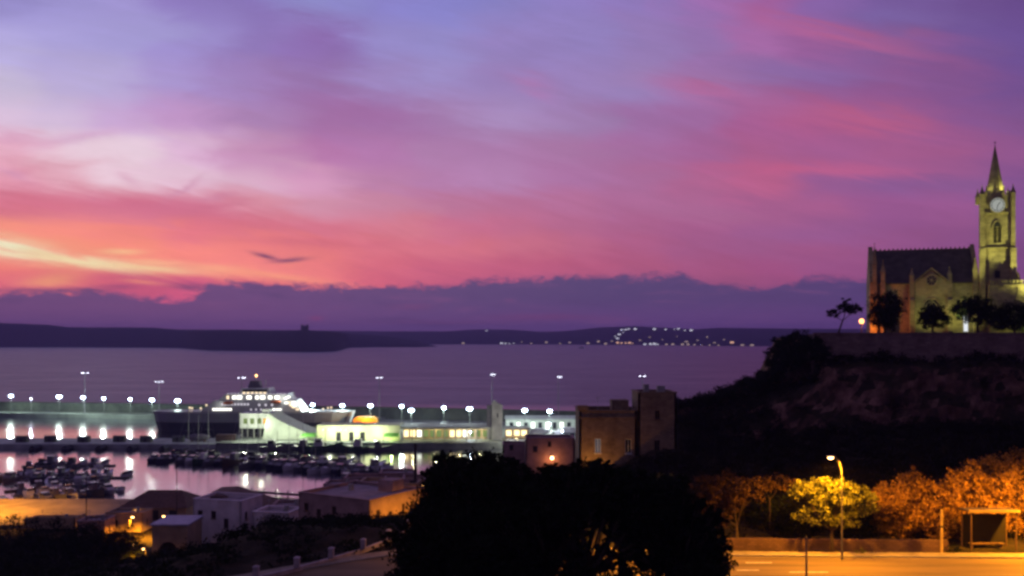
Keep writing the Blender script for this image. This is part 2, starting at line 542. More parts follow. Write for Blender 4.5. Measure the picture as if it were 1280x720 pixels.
def copy_thing(o, loc, rz=0, label=None, scale=None, group=None):
    kids = [c for c in COL.objects if c.parent is not None] if False else CHILDREN(o)
    c = o.copy()
    COL.objects.link(c)
    c.location = loc
    c.rotation_euler = (0, 0, rz)
    if scale:
        c.scale = scale
    if label:
        c['label'] = label
    if group:
        c['group'] = group
    for k in kids:
        d = k.copy()
        COL.objects.link(d)
        d.parent = c
        for q in CHILDREN(k):
            e = q.copy()
            COL.objects.link(e)
            e.parent = d
    return c


def CHILDREN(o):
    if o.name not in CHILD:
        CHILD[o.name] = list(o.children)
    return CHILD[o.name]


def lamp(name, loc, power, color, radius, parent=None, spot=None, aim=None):
    l = bpy.data.lights.new(name, 'SPOT' if spot else 'POINT')
    l.energy = power
    l.color = color
    l.shadow_soft_size = radius
    if spot:
        l.spot_size = rad(spot)
        l.spot_blend = 0.6
    o = bpy.data.objects.new(name, l)
    COL.objects.link(o)
    loc = Vector(loc)
    if aim is not None:
        o.rotation_euler = (Vector(aim) - loc).to_track_quat('-Z', 'Y').to_euler()
    if parent is not None:
        o.parent = parent
        loc = loc - parent.location
    o.location = loc
    return o


ORD = ['first', 'second', 'third', 'fourth', 'fifth', 'sixth', 'seventh', 'eighth', 'ninth', 'tenth', 'eleventh', 'twelfth', 'thirteenth', 'fourteenth', 'fifteenth', 'sixteenth', 'seventeenth', 'eighteenth', 'nineteenth', 'twentieth', 'twenty-first', 'twenty-second', 'twenty-third', 'twenty-fourth', 'twenty-fifth', 'twenty-sixth', 'twenty-seventh', 'twenty-eighth', 'twenty-ninth', 'thirtieth']


def sm(a, b, t):
    t = np.clip((np.asarray(t, float) - a) / (b - a), 0, 1)
    return t * t * (3 - 2 * t)


# ------------------------------------------------------------------ terrain
ROAD = np.array([(-60, 45), (-40, 56), (-20.5, 70.5), (-11, 79), (-2, 83), (10, 83.5), (25, 82.5), (60, 81.5), (120, 80)], float)
HX = [-400, -65, -50, -30, 0, 10, 18, 29.4, 34.4, 40, 46, 50, 53, 55, 500]
HH = [3.0, 4.5, 7, 11, 15, 19, 25, 31.8, 32.8, 35.0, 37.5, 39.0, 41.0, 44.6, 45.2]
CY = [95, 120, 147, 150, 157, 162, 164.6, 165]
CF = [0, 0.10, 0.24, 0.30, 0.74, 0.80, 0.81, 1.0]


def zr(X):            # the road dips gently towards the right
    return -0.85 * sm(-5, 15, X)


def road_dist(X, Y):
    d = np.full(np.shape(X), 1e9)
    for (ax, ay), (bx, by) in zip(ROAD[:-1], ROAD[1:]):
        L2 = (bx - ax) ** 2 + (by - ay) ** 2
        t = np.clip(((X - ax) * (bx - ax) + (Y - ay) * (by - ay)) / L2, 0, 1)
        d = np.minimum(d, np.hypot(X - ax - t * (bx - ax), Y - ay - t * (by - ay)))
    return d


def shore(X):
    return np.interp(X, [-400, -60, -30, -8, 10, 30, 500], [236, 236, 240, 285, 350, 368, 368])


def ground(X, Y):
    X = np.asarray(X, float)
    Y = np.asarray(Y, float)
    near = np.where(Y < 3, 43.3, 43.3 - 0.31 * (Y - 3))
    near = np.maximum(near, 25.0)
    H = np.interp(X, HX, HH)
    lin = np.clip((Y - 95) / 70, 0, 1)
    cl = np.interp(Y, CY, CF)
    wgt = sm(24, 34, H)
    f = lin * (1 - wgt) + cl * wgt
    z = 25 + (H - 25) * f
    # the left side already falls away from the near slope
    lw = sm(-26, -38, X)
    zl = 25 + (H - 25) * np.clip((Y - 58) / 107, 0, 1)
    z = z * (1 - lw) + zl * lw
    z = np.where(Y < 58, near, np.minimum(z, np.maximum(near, z)))
    # beyond the ridge
    D = np.interp(X, [-30, 20, 50, 58, 66, 500], [165, 172, 170, 172, 230, 240])
    slope = np.interp(X, [-60, 0, 20, 500], [0.05, 0.12, 0.55, 0.8])
    z = np.where(Y > D, np.maximum(H - (Y - D) * slope, 2.6), z)
    n = np.sin(X * 0.31 + 1.3) * np.cos(Y * 0.27) * 0.35 + np.sin(X * 0.83 + Y * 0.61) * 0.22 + np.sin(X * 1.9 - Y * 1.3) * 0.1
    flat = sm(6.5, 11, road_dist(X, Y)) * sm(3.2, 6, z) * np.where((X > 54) & (Y > 164), 0.0, 1.0)
    z = z + n * flat * 1.2
    rd = road_dist(X, Y)
    z = np.where(rd < 13, z * sm(6.2, 13, rd) + (24.93 + zr(X)) * (1 - sm(6.2, 13, rd)), z)
    S_ = shore(X)
    z = z - sm(-1, 6, Y - S_) * (z + 4)
    return z


def gz0(x_, y_):
    return float(ground(np.array(x_), np.array(y_)))


def make_terrain():
    xs = np.concatenate([np.arange(-420, -90, 6.0), np.arange(-90, 110, 1.0), np.arange(110, 420, 6.0)])
    ys = np.concatenate([np.arange(-60, 50, 4.0), np.arange(50, 175, 0.9), np.arange(175, 400, 3.0)])
    X, Y = np.meshgrid(xs, ys)
    Z = ground(X, Y)
    nx, ny = len(xs), len(ys)
    # rough rock on the cliff: push horizontally
    steep = sm(147, 150, Y) * (1 - sm(160, 163, Y)) * sm(33, 40, X)
    dy = np.zeros_like(Y)
    it = np.argwhere(steep > 0.01)
    for i, j in it:
        p = Vector((X[i, j] * 0.22, Y[i, j] * 0.1, Z[i, j] * 0.25))
        dy[i, j] = mnoise.fractal(p, 0.8, 2.2, 4) * 2.2 * steep[i, j]
    V = np.stack([X + dy * 0.3, Y + dy, Z], -1).reshape(-1, 3)
    idx = np.arange(nx * ny).reshape(ny, nx)
    Fc = np.stack([idx[:-1, :-1], idx[:-1, 1:], idx[1:, 1:], idx[1:, :-1]], -1).reshape(-1, 4)
    me = bpy.data.meshes.new('ground')
    me.from_pydata(V.tolist(), [], Fc.tolist())
    me.shade_smooth()
    m = bpy.data.materials.new('hillside_ground')
    m.use_nodes = True
    nt = m.node_tree
    k = N(nt)
    p = nt.nodes['Principled BSDF']
    t = k.new('ShaderNodeNewGeometry')
    sp = k.new('ShaderNodeSeparateXYZ')
    nt.links.new(t.outputs['True Normal'], sp.inputs[0])
    rocky = k.ss(sp.outputs[2], 0.80, 0.45)
    n_ = k.noise(t.outputs['Position'], 0.25, 7, 0.65)
    rockc = k.ramp(n_, [(0.3, (0.035, 0.022, 0.018)), (0.5, (0.12, 0.062, 0.05)), (0.68, (0.34, 0.19, 0.15))])
    n2_ = k.noise(t.outputs['Position'], 0.9, 6, 0.7)
    soil = k.ramp(n2_, [(0.3, (0.016, 0.018, 0.009)), (0.55, (0.035, 0.026, 0.014)), (0.75, (0.07, 0.05, 0.03))])
    nt.links.new(k.mix(rocky, soil, rockc), p.inputs['Base Color'])
    p.inputs['Roughness'].default_value = 0.95
    p.inputs['Specular IOR Level'].default_value = 0.1
    b = k.new('ShaderNodeBump')
    b.inputs['Strength'].default_value = 0.8
    b.inputs['Distance'].default_value = 0.8
    nt.links.new(k.noise(t.outputs['Position'], 0.7, 8, 0.7), b.inputs['Height'])
    nt.links.new(b.outputs[0], p.inputs['Normal'])
    me.materials.append(m)
    o = bpy.data.objects.new('ground', me)
    COL.objects.link(o)
    tag(o, kind='structure')


make_terrain()

# ------------------------------------------------------------------ sea
mw = bpy.data.materials.new('sea_water')
mw.use_nodes = True
nt = mw.node_tree
k = N(nt)
p = nt.nodes['Principled BSDF']
p.inputs['Base Color'].default_value = (0.012, 0.012, 0.03, 1)
p.inputs['IOR'].default_value = 1.60
t = k.new('ShaderNodeNewGeometry')
sp = k.new('ShaderNodeSeparateXYZ')
nt.links.new(t.outputs['Position'], sp.inputs[0])
far = k.ss(sp.outputs[1], 470, 620)
nt.links.new(k.m('MULTIPLY', k.m('SUBTRACT', 1.0, far), 0.8), p.inputs['Coat Weight'])
p.inputs['Coat Roughness'].default_value = 0.12
p.inputs['Coat IOR'].default_value = 1.5
nt.links.new(k.m('ADD', 0.15, k.m('MULTIPLY', far, 0.22)), p.inputs['Roughness'])
nt.links.new(k.mix(far, (1.0, 1.0, 1.0), (0.45, 0.55, 0.98)), p.inputs['Specular Tint'])
wa = k.noise(k.comb(k.m('MULTIPLY', sp.outputs[0], 0.5), k.m('MULTIPLY', sp.outputs[1], 1.0), 0.0), 0.7, 5, 0.6)
wb = k.noise(k.comb(k.m('MULTIPLY', sp.outputs[0], 0.006), k.m('MULTIPLY', sp.outputs[1], 0.02), 0.0), 1.0, 4, 0.6)
b = k.new('ShaderNodeBump')
nt.links.new(k.m('ADD', 0.12, k.m('MULTIPLY', far, 0.5)), b.inputs['Strength'])
nt.links.new(k.m('ADD', 0.3, k.m('MULTIPLY', far, k.m('ADD', 0.3, k.m('MULTIPLY', k.ss(wb, 0.35, 0.65), 2.0)))), b.inputs['Distance'])
nt.links.new(wa, b.inputs['Height'])
nt.links.new(b.outputs[0], p.inputs['Normal'])
sea = MB()
sea.add([(-9000, -2000, 0), (9000, -2000, 0), (9000, 8200, 0), (-9000, 8200, 0)], [(0, 1, 2, 3)])
tag(sea.build('sea_water', mw), kind='structure')

# ------------------------------------------------------------------ far coasts
M_hill = mat('far_scrub_land', (0.018, 0.016, 0.020), 0.95, 0.3, 0.006, spec=0.05)


def ridge(name, pts, depth, seed, front=0.35):
    """island from a list of (px, py_top, py_shore, extra ridge distance); a real body with a crest line"""
    vs, fs = [], []
    rnd = random.Random(seed)
    xs = np.linspace(pts[0][0], pts[-1][0], 160)
    tops = np.interp(xs, [p_[0] for p_ in pts], [p_[1] for p_ in pts])
    sh = np.interp(xs, [p_[0] for p_ in pts], [p_[2] for p_ in pts])
    prof = [(0.0, -0.06), (0.02, 0.12), (0.12, 0.45), (0.3, 0.8), (0.5, 1.0), (0.75, 0.9), (1.0, -0.1)]
    for i, (a, tp, s_) in enumerate(zip(xs, tops, sh)):
        Ys = CH * F / (s_ - HZ)
        Yr = Ys + depth * 0.5
        zt = CH - (tp - HZ) * Yr / F
        zt = max(zt, 0.5) + rnd.uniform(-1, 1) * 0.6
        for t_, h_ in prof:
            Yp = Ys + depth * t_
            vs.append(((a - 640) / F * Yp, Yp, zt * h_ if h_ > 0 else -6))
    m_ = len(prof)
    for i in range(len(xs) - 1):
        for j in range(m_ - 1):
            fs.append((i * m_ + j, (i + 1) * m_ + j, (i + 1) * m_ + j + 1, i * m_ + j + 1))
    o = MB().add(vs, fs).build(name, M_hill, smooth=True)
    tag(o, kind='structure')
    return o


ridge('island_hills', [(-420, 400, 434), (-100, 402, 434), (0, 403.5, 434), (60, 406, 434), (85, 409, 434), (190, 409.5, 434.5), (225, 412, 435), (260, 412.5, 438), (330, 413, 439), (345, 413.5, 439.5), (380, 412, 440), (400, 414, 440), (420, 415, 439.5), (436, 417, 434.5), (470, 419, 434), (500, 422, 434), (520, 426, 434), (545, 433, 433.5)], 420, 1)
COAST = [(-700, 412, 430.5), (300, 412, 430.5), (480, 414, 430.5), (560, 414, 430.5), (600, 411.5, 430.5), (640, 412, 430.5), (680, 415, 430.5), (715, 413, 430.8), (745, 409.5, 431), (790, 407.5, 431.2), (830, 409.5, 431.5), (870, 411.5, 432), (900, 409.5, 432.5), (1000, 411, 433), (1400, 412, 433)]
ridge('coast_hills', COAST, 1500, 2)

# the watchtower on the island
wtY = 2870.0
wtX = wx(381, wtY)
wt = thing('watchtower', 'square stone watchtower alone on the ridge of the dark island', 'tower', (wtX, wtY, 58))
M_far = mat('far_stone', (0.10, 0.085, 0.075), 0.9, 0.2, 0.1)
MB().box(wtX - 8, wtX + 8, wtY - 8, wtY + 8, 56, 76).box(wtX - 10, wtX + 10, wtY - 10, wtY + 10, 54, 63).build('wall', M_far, wt)
for sx in (-1, 1):
    for sy in (-1, 1):
        MB().box(wtX + sx * 7.5 - 2.5, wtX + sx * 7.5 + 2.5, wtY + sy * 7.5 - 2.5, wtY + sy * 7.5 + 2.5, 62, 80).build('turret', M_far, wt)

# lit houses on the far coast
FARH = [('white', 'at the far waterline left of centre', [(627, 429), (632, 429), (637, 429), (642, 428.5)]),
        ('white', 'alone on the far crest left of centre', [(608, 413)]),
        ('warm', 'alone on the far waterline right of the white row', [(683, 428)]),
        ('orange', 'in the row under the far town', [(772, 428.5), (777, 428.5), (782, 428.5), (787, 428.5), (791, 428.5)]),
        ('white', 'stepping up the far town hillside', [(769, 420), (774, 418), (772, 423), (779, 415), (782, 412), (777, 412)]),
        ('white', 'just right of the far orange row', [(806, 431), (813, 432), (818, 432), (822, 432)]),
        ('white', 'on the skyline of the far coast', [(843, 411), (848, 411), (818, 411.5)]),
        ('warm', 'in the long far row at right', [(833, 432), (841, 432), (853, 432.5), (860, 432.5), (868, 432.5), (877, 432.5), (887, 432.5), (898, 433)]),
        ('orange', 'alone above the right end of the far waterside row', [(915, 428)]),
        ('warm', 'small and dim on the far left shore', [(518, 427), (579, 429), (510, 425)]),
        ('warm', 'along the middle of the far coast', [(652, 427), (664, 429), (700, 429), (712, 428), (735, 429), (748, 427), (757, 430), (765, 426)]),
        ('warm', 'on the far right slopes', [(800, 425), (812, 421), (828, 424), (846, 420), (858, 427), (872, 425), (884, 421), (893, 428), (905, 424), (928, 431), (940, 432)]),
        ('white', 'on the far town crest', [(786, 411), (794, 411.5), (856, 412.5), (864, 413), (832, 411.5)])]
farw = {'white': emit('far_white_light', (0.85, 0.85, 1.0), 1.0), 'warm': emit('far_warm_light', (1.0, 0.72, 0.6), .45), 'orange': emit('far_orange_light', (1.0, 0.55, 0.35), 1.1)}
hp = {}
for kind, where, spots in FARH:
    for i, (px_, py_) in enumerate(spots):
        tp_ = np.interp(px_, [c[0] for c in COAST], [c[1] for c in COAST])
        sh_ = np.interp(px_, [c[0] for c in COAST], [c[2] for c in COAST])
        Ys_ = CH * F / (sh_ - HZ)
        zt_c = CH - (tp_ - HZ) * (Ys_ + 750) / F
        Yh = Ys_ + 12
        while Yh < Ys_ + 740 and zt_c * np.interp((Yh - Ys_) / 1500, [0, .02, .12, .3, .5], [-.06, .12, .45, .8, 1.0]) < wz(py_, Yh) - 4:
            Yh += 4
        Yh -= 10
        Xh, Zh = wx(px_, Yh), max(wz(py_, Yh) - 4, 1)
        lab = '%s lit block %s' % (kind, where)
        if len(spots) > 1:
            order = sorted(spots)
            lab = '%s from left of the %s lit blocks %s' % (ORD[order.index((px_, py_))], kind, where)
        if kind not in hp:
            h = thing('house', lab, 'house', (Xh, Yh, Zh), 'lit houses on the far coast')
            MB().box(-8, 8, 0, 14, -14, 9).build('wall', M_far, h, True)
            MB().box(-7.2, 7.2, -0.3, -0.05, 0.5, 8.2).build('window', farw[kind], h, True)
            hp[kind] = h
        else:
            sc_h = random.uniform(.55, 1.25)
            copy_thing(hp[kind], (Xh, Yh, Zh), random.uniform(-.4, .4), lab, (sc_h, sc_h, sc_h * random.uniform(.6, 1.1)))

# ------------------------------------------------------------------ harbour works


def slab(name, pts, z0, z1, m=M_quay):
    return tag(MB().prism(pts, z0, z1).build(name, m), kind='structure')


slab('quay', [(-47, 367), (75, 367), (75, 440), (60, 447), (-66, 470), (-66, 433), (-118, 433), (-118, 367)], -4, 2.4, M_quay)
slab('pier', [(-300, 367), (-118.3, 367), (-118.3, 388), (-300, 388)], -4, 1.9, mat('pier_concrete', (0.34, 0.38, 0.36), 0.9, 0.35, 0.15, 0.2))
slab('near_quay', [(-200, 203), (-75, 203), (-62, 206), (-58, 235.5), (-200, 235.5)], -4, 3.3, mat('pale_quay_concrete', (0.17, 0.14, 0.12), 0.9, 0.35, 0.2, 0.2))
# breakwater: outer mole curving round behind the ferry
bwi = [(-420, 520), (-300, 512), (-215, 500), (-150, 486), (-66.4, 470.4)]
bwo = [(-66.4, 484), (-150, 498), (-215, 512), (-300, 524), (-420, 532)]
slab('mole', bwi + bwo, -4, 2.4, M_quay)
ww = MB()
line = [(-420, 531), (-300, 523), (-215, 511), (-150, 497), (-66.4, 483), (-30, 474), (60, 448)]
for (ax, ay), (bx, by) in zip(line[:-1], line[1:]):
    ww.prism([(ax, ay), (bx, by), (bx, by + 2.2), (ax, ay + 2.2)], -3, 7.2)
    ww.prism([(ax, ay - .6), (bx, by - .6), (bx, by + 2.6), (ax, ay + 2.6)], 7.203, 7.7)
tag(ww.build('sea_wall', mat('sea_wall_stone', (0.075, 0.085, 0.07), 0.9, 0.4, 0.2, 0.3)), 'long high concrete wave wall along the outer mole', 'wall')

# floodlight columns
flood = None
FL = [(14, 495), (74, 496), (104, 497), (130, 498), (163, 499), (190, 500), (222, 501), (391, 506), (428, 507), (463, 507), (502, 508), (514, 513), (555, 510), (587, 511), (656, 513), (687, 514)]


def bwY(X):
    return np.interp(X, [a[0] for a in line], [a[1] for a in line]) - 9


def make_flood(px_, py_, lab, hh=9.3, zb=2.4):
    Yf = (CH - zb - hh) * F / (py_ - HZ)
    Xf = wx(px_, Yf)
    global flood
    if flood is None:
        flood = thing('floodlight_column', lab, 'floodlight', (Xf, Yf, zb), 'white floodlight columns round the ferry quay')
        MB().tube([(0, 0, 0), (0, 0, hh)], [0.12, 0.07]).box(-.2, .2, -.2, .2, 0, .25).build('pole', mat('dark_column_paint', (.10, .11, .11), .6), flood, True)
        MB().tube([(-.55, 0, hh), (.55, 0, hh)], 0.06, 6).build('bracket', M_steel, flood, True)
        for s_ in (-1, 1):
            hd = MB().box(s_ * .55 - .3, s_ * .55 + .3, -.1, .35, hh - .2, hh + .32).build('lamp_housing', M_steel, flood, True)
            MB().ball((s_ * .42, -.22, hh + .02), (.62, .30, .58), 12, 8).build('lens', M_cool, hd, True)  # lens made larger than a real one to imitate the lamp's glow
        l_ = lamp('light', (0, -0.9, hh - .2), 12000, (0.80, 1.0, 0.88), 0.7)
        l_.parent = flood
        return flood
    f_ = random.uniform(.9, 1.08)
    return copy_thing(flood, (Xf, Yf, zb + (1 - f_) * hh), random.uniform(-.25, .25), lab, (f_ * random.uniform(.75, 1.2), 1, f_))


for i, (a, b_) in enumerate(FL):
    make_flood(a, b_, '%s from the left of the tall row of bright white floodlights behind the harbour' % ORD[i])
# dim one at left, low ones among the terminal
M_coolsm = emit('small_cool_lens', (0.75, 0.82, 1.0), 30)
sl = thing('quay_lamp', 'small dimmer bluish lamp between the first two floodlights on the mole', 'lamp', (wx(39, 505), 505, 2.4))
MB().tube([(0, 0, 0), (0, 0, 8.3)], [.12, .07]).build('pole', M_steel, sl, True)
MB().box(-.25, .25, -.2, .2, 8.3, 8.6).build('lamp_housing', M_steel, sl, True)
MB().ball((0, -.1, 8.15), .3).build('lens', M_coolsm, sl, True)
l_ = lamp('light', (0, -.5, 8), 1500, (0.7, 0.8, 1.0), .4)
l_.parent = sl
for i, (a, b_, Yq) in enumerate([(476, 534, 392), (687, 530, 400), (703, 539, 385), (588, 540, 378)]):
    c = copy_thing(sl, (wx(a, Yq), Yq, wz(b_, Yq) - 8.15), 0, ['low white lamp over the pale terminal wall left of the green awning', 'low white lamp under the right end of the floodlight row', 'lowest white lamp at the right end of the quay beside parked vans', 'small white lamp under the terminal canopy left of the concrete tower'][i])

# high masts
hm = None
for i, (a, b_, Ym) in enumerate([(106, 466, 508), (199, 477, 498), (302, 472, 475), (474, 472, 470), (615, 468, 455), (698, 471, 450), (803, 470, 440)]):
    lab = ['tall mast with three pale heads over the left part of the mole', 'tall mast with pale head left of the ferry hull', 'tall mast with pale head behind the ferry bridge', 'tall mast with pale heads right of the ferry', 'tall mast with pale heads behind the concrete tower', 'tall mast with three pale heads left of the stone house', 'tall mast with pale heads behind the stone house roof'][i]
    zt = wz(b_, Ym)
    if hm is None:
        H_ = 24.0
        hm = thing('lighting_mast', lab, 'lighting mast', (wx(a, Ym), Ym, zt - H_), 'tall lighting masts behind the harbour')
        MB().tube([(0, 0, 0), (0, 0, H_)], [.28, .12]).build('pole', mat('pale_mast', (.22, .22, .25), .5, .1), hm, True)
        MB().tube([(-1.5, 0, H_ + .1), (0, 0, H_ - .5), (1.5, 0, H_ + .1)], .09, 6).tube([(0, 0, H_ - .5), (0, -1.2, H_)], .09, 6).build('bracket', M_steel, hm, True)
        for dx, dy in ((-1.6, 0), (1.6, 0), (0, -1.3)):
            hd = MB().box(dx - .45, dx + .45, dy - .3, dy + .3, H_, H_ + .35).build('lamp_housing', M_steel, hm, True)
            MB().box(dx - .4, dx + .4, dy - .28, dy + .28, H_ - .12, H_ - .004).build('lens', M_coolweak, hd, True)
    else:
        copy_thing(hm, (wx(a, Ym), Ym, zt - 24.0), 0.35 * i, lab)

# ------------------------------------------------------------------ ferry
FX0, FX1, FY = -171.5, -76.5, 441.0
fer = thing('ferry', 'large moored car ferry with dark hull and lit white decks', 'ferry', ((FX0 + FX1) / 2, FY, 0))
M_hull = mat('ferry_hull_navy', (0.03, 0.032, 0.06), 0.5, 0.2, 0.1)
M_hull2 = mat('ferry_hull_grey', (0.20, 0.21, 0.24), 0.5, 0.15, 0.1)
M_sup = mat('ferry_white', (0.46, 0.46, 0.49), 0.5, 0.12, 0.2)


def loft(mb, stations, keel):
    """stations: (x, half breadth); keel: list of (z, breadth factor, end rake factor)"""
    n = len(stations)
    rings = []
    xm = (stations[0][0] + stations[-1][0]) / 2
    for z_, bf, rk in keel:
        ring = [(xm + (x_ - xm) * rk, FYc + hb * bf, z_) for x_, hb in stations] + [(xm + (x_ - xm) * rk, FYc - hb * bf, z_) for x_, hb in reversed(stations)]
        rings.append(ring)
    vs = [q for r_ in rings for q in r_]
    m_ = 2 * n
    fs = []
    for i in range(len(rings) - 1):
        for j in range(m_):
            fs.append((i * m_ + j, (i + 1) * m_ + j, (i + 1) * m_ + (j + 1) % m_, i * m_ + (j + 1) % m_))
    fs.append(tuple(range(m_)))
    fs.append(tuple((len(rings) - 1) * m_ + j for j in range(m_))[::-1])
    mb.add(vs, fs)
    return mb


FYc = FY
st = [(FX0, 1.5), (FX0 + 3, 4.2), (FX0 + 8, 6.6), (FX0 + 16, 7.6), (FX1 - 16, 7.6), (FX1 - 8, 6.6), (FX1 - 3, 4.2), (FX1, 1.5)]
loft(MB(), st, [(-2, .8, .93), (0, .9, .95), (4.2, 1.0, .975)]).build('lower_hull', M_hull, fer)
loft(MB(), st, [(4.202, 1.003, .976), (9.3, 1.02, 1.0)]).build('hull', M_hull2, fer)
MB().box(FX0 + 6, FX1 - 6, FY - 7.9, FY - 7.78, 8.6, 8.9).build('rubbing_strake', M_sup, fer)


def fx(px_):
    return wx(px_, FY - 7)


sup = MB()
sup.prismy([(fx(250), 9.305), (fx(378), 9.305), (fx(368), 14.6), (fx(268), 14.6)], FY - 7.3, FY + 7.3)
sup.build('superstructure', M_sup, fer)
MB().prismy([(fx(272), 14.603), (fx(364), 14.603), (fx(356), 17.3), (fx(281), 17.3)], FY - 6.6, FY + 6.6).build('passenger_deck', M_sup, fer)
MB().box(fx(279), fx(359), FY - 7.2, FY + 7.2, 17.303, 17.55).build('deck_edge', M_sup, fer)
br_ = MB().prismy([(fx(296), 17.553), (fx(338), 17.553), (fx(334), 20.3), (fx(301), 20.3)], FY - 5.2, FY + 5.2).build('bridge', M_sup, fer)
MB().box(fx(302), fx(333), FY - 5.6, FY - 5.25, 18.6, 19.6).build('window', M_glass, br_)
fn = MB().prismy([(fx(306), 20.303), (fx(322), 20.303), (fx(320), 23.6), (fx(309), 23.6)], FY - 2.2, FY + 2.2).build('funnel', mat('funnel_grey', (.12, .11, .14), .6), fer)
ms = MB().tube([(fx(314.5), FY, 23.6), (fx(314.5), FY, 27.6)], [.3, .12]).tube([(fx(310), FY, 25.2), (fx(320), FY, 25.2)], .1, 6).tube([(fx(327), FY, 20.3), (fx(327), FY, 24.3)], [.2, .1]).build('mast', M_steel, fer)
MB().ball((fx(315.5), FY - .4, 26.0), .55).build('masthead_lamp', emit('mast_amber', (1, .5, .2), 6), ms)
M_dk = emit('ferry_window_bright', (1.0, 0.98, 0.86), 2.6)
M_dk2 = emit('ferry_window_warm', (1.0, 0.78, 0.5), 1.6)
M_dk3 = emit('ferry_window_dim', (0.85, 0.80, 0.90), 0.8)


def fwin(a, b_, z0, z1, yy, m_):
    MB().box(fx(a), fx(b_), yy - .12, yy - .02, z0, z1).build('window', m_, fer)


for a in np.arange(266, 290, 4.1):
    fwin(a, a + 3.2, 9.9, 10.9, FY - 7.3, M_dk)
for a in np.arange(341, 352, 4.1):
    fwin(a, a + 3.2, 9.9, 10.8, FY - 7.3, M_dk)
for a in np.arange(277, 311, 4.0):
    fwin(a, a + 2.4, 12.3, 13.3, FY - 7.3, M_dk3)
for a in (323, 331, 339):
    fwin(a, a + 2.6, 12.0, 13.0, FY - 7.3, M_dk3)
for a, b_, m_ in [(283, 286, M_dk2), (290, 294.5, M_dk), (295.5, 302, M_dk), (308, 314, M_dk), (319, 323, M_dk), (325, 331, M_dk), (335, 340, M_dk), (343, 349, M_dk)]:
    fwin(a, b_, 15.2, 16.8, FY - 6.6, m_)
for i, (a, z_) in enumerate([(357.5, 15.6), (361, 13.6), (364, 12.3), (358, 13.4), (367, 11.4), (372, 10.4), (361, 16.2)]):
    MB().box(fx(a) - .7, fx(a) + .9, FY - 8.05, FY - 7.7, z_ - .3, z_ + .45).build('deck_lamp', M_dk2 if i % 3 else M_dk, fer)
for a, z_ in [(237, 11.2), (240, 11.0), (251, 10.9), (258, 12.4), (264, 12.2), (410, 11.1), (414, 11.3), (386, 10.4), (404, 10.6)]:
    MB().box(fx(a) - .35, fx(a) + .35, FY - 7.2, FY - 6.7, z_ - .3, z_ + .3).tube([(fx(a), FY - 6.9, 9.3), (fx(a), FY - 6.9, z_)], .06, 5).build('deck_lamp', M_dk2, fer)
for a, yy, zz, pw_ in ((276, 9.5, 12.5, 130), (300, 9, 16.8, 130), (328, 9, 16.8, 130), (352, 9, 15.5, 350), (368, 8.5, 13, 500), (246, 2, 13, 300), (395, 2, 13, 600), (420, 2, 13, 500)):  # lights without fittings, added to brighten superstructure and decks
    lamp('light', (fx(a), FY - yy, zz), pw_, (.95, 1, .85), .3, fer)
for a in np.arange(284, 356, 4.4):
    fwin(a, a + 2.2, 17.56, 17.95, FY - 6.9, M_dk3)
for a in np.arange(313, 352, 6.3):
    fwin(a, a + 2.0, 9.95, 10.7, FY - 7.3, M_dk3)
for a in np.arange(302, 333, 5.2):
    fwin(a, a + 3.4, 17.62, 18.4, FY - 5.2, M_dk2)
rl = MB()
for (a0, a1) in ((200, 248), (380, 436)):
    rl.tube([(fx(a0), FY - 7, 10.4), (fx(a1), FY - 7, 10.4)], .05, 4)
    for a in np.arange(a0, a1 + .1, 6):
        rl.tube([(fx(a), FY - 7, 9.3), (fx(a), FY - 7, 10.4)], .05, 4)
rl.build('railing', M_steel, fer)
MB().prismy([(FX1 - 3.5, 2.0), (FX1 - .3, 9.0), (FX1 + .9, 9.2), (FX1 - 1.6, 2.0)], FY - 3.6, FY + 3.6).build('bow_ramp', M_sup, fer)
for a in (286, 345):
    lb = MB().ball((fx(a), FY - 7.9, 13.4 if a < 300 else 14.0), (2.6, .8, .8), 10, 6).build('lifeboat', mat('lifeboat_orange', (.45, .12, .04), .6), fer)

# ------------------------------------------------------------------ terminal building
Q = 2.4
TY = 384.0


def tx(px_, Y_=TY):
    return wx(px_, Y_)


ter = thing('ferry_terminal', 'low pale green-lit ferry terminal with a sweeping wedge roof and raised glazed office', 'terminal', (tx(400), TY, Q))
ob = MB()
hol = [(a, a + 1.7, 1.6, 3.9) for a in (1.4, 4.2, 7.2, 9.6)]
ob.wall((tx(300), TY, 6.7), (1, 0, 0), 12.2, 5.5, .3, hol)
ob.box(tx(300), tx(300) + .3, TY + .3, TY + 9, 6.7, 12.2).box(tx(300) + 11.9, tx(300) + 12.2, TY + .3, TY + 9, 6.7, 12.2)
ob.box(tx(300) - .4, tx(300) + 12.6, TY - .4, TY + 9.4, 12.203, 12.7).box(tx(300), tx(300) + 12.2, TY + .31, TY + 9, 6.4, 6.69)
off = ob.build('raised_office', M_white, ter)
for q_, h_ in enumerate(hol):
    w_ = MB().box(tx(300) + h_[0], tx(300) + h_[1], TY + .12, TY + .2, 6.7 + h_[2], 6.7 + h_[3]).build('window', M_greenwin if q_ != 3 else emit('orange_window', (1, .5, .08), 1.0), off)
MB().box(tx(327), tx(336), TY + 1, TY + 5, 12.703, 14.3).build('stair_head', M_white, ter)
for a in (302, 309, 317, 325, 333):
    MB().tube([(tx(a), TY + .6, Q), (tx(a), TY + .6, 6.4)], .28).build('column', M_conc, ter)
MB().box(tx(300), tx(334), TY + 5, TY + 8.8, Q + .002, 6.38).build('undercroft_wall', M_dark, ter)
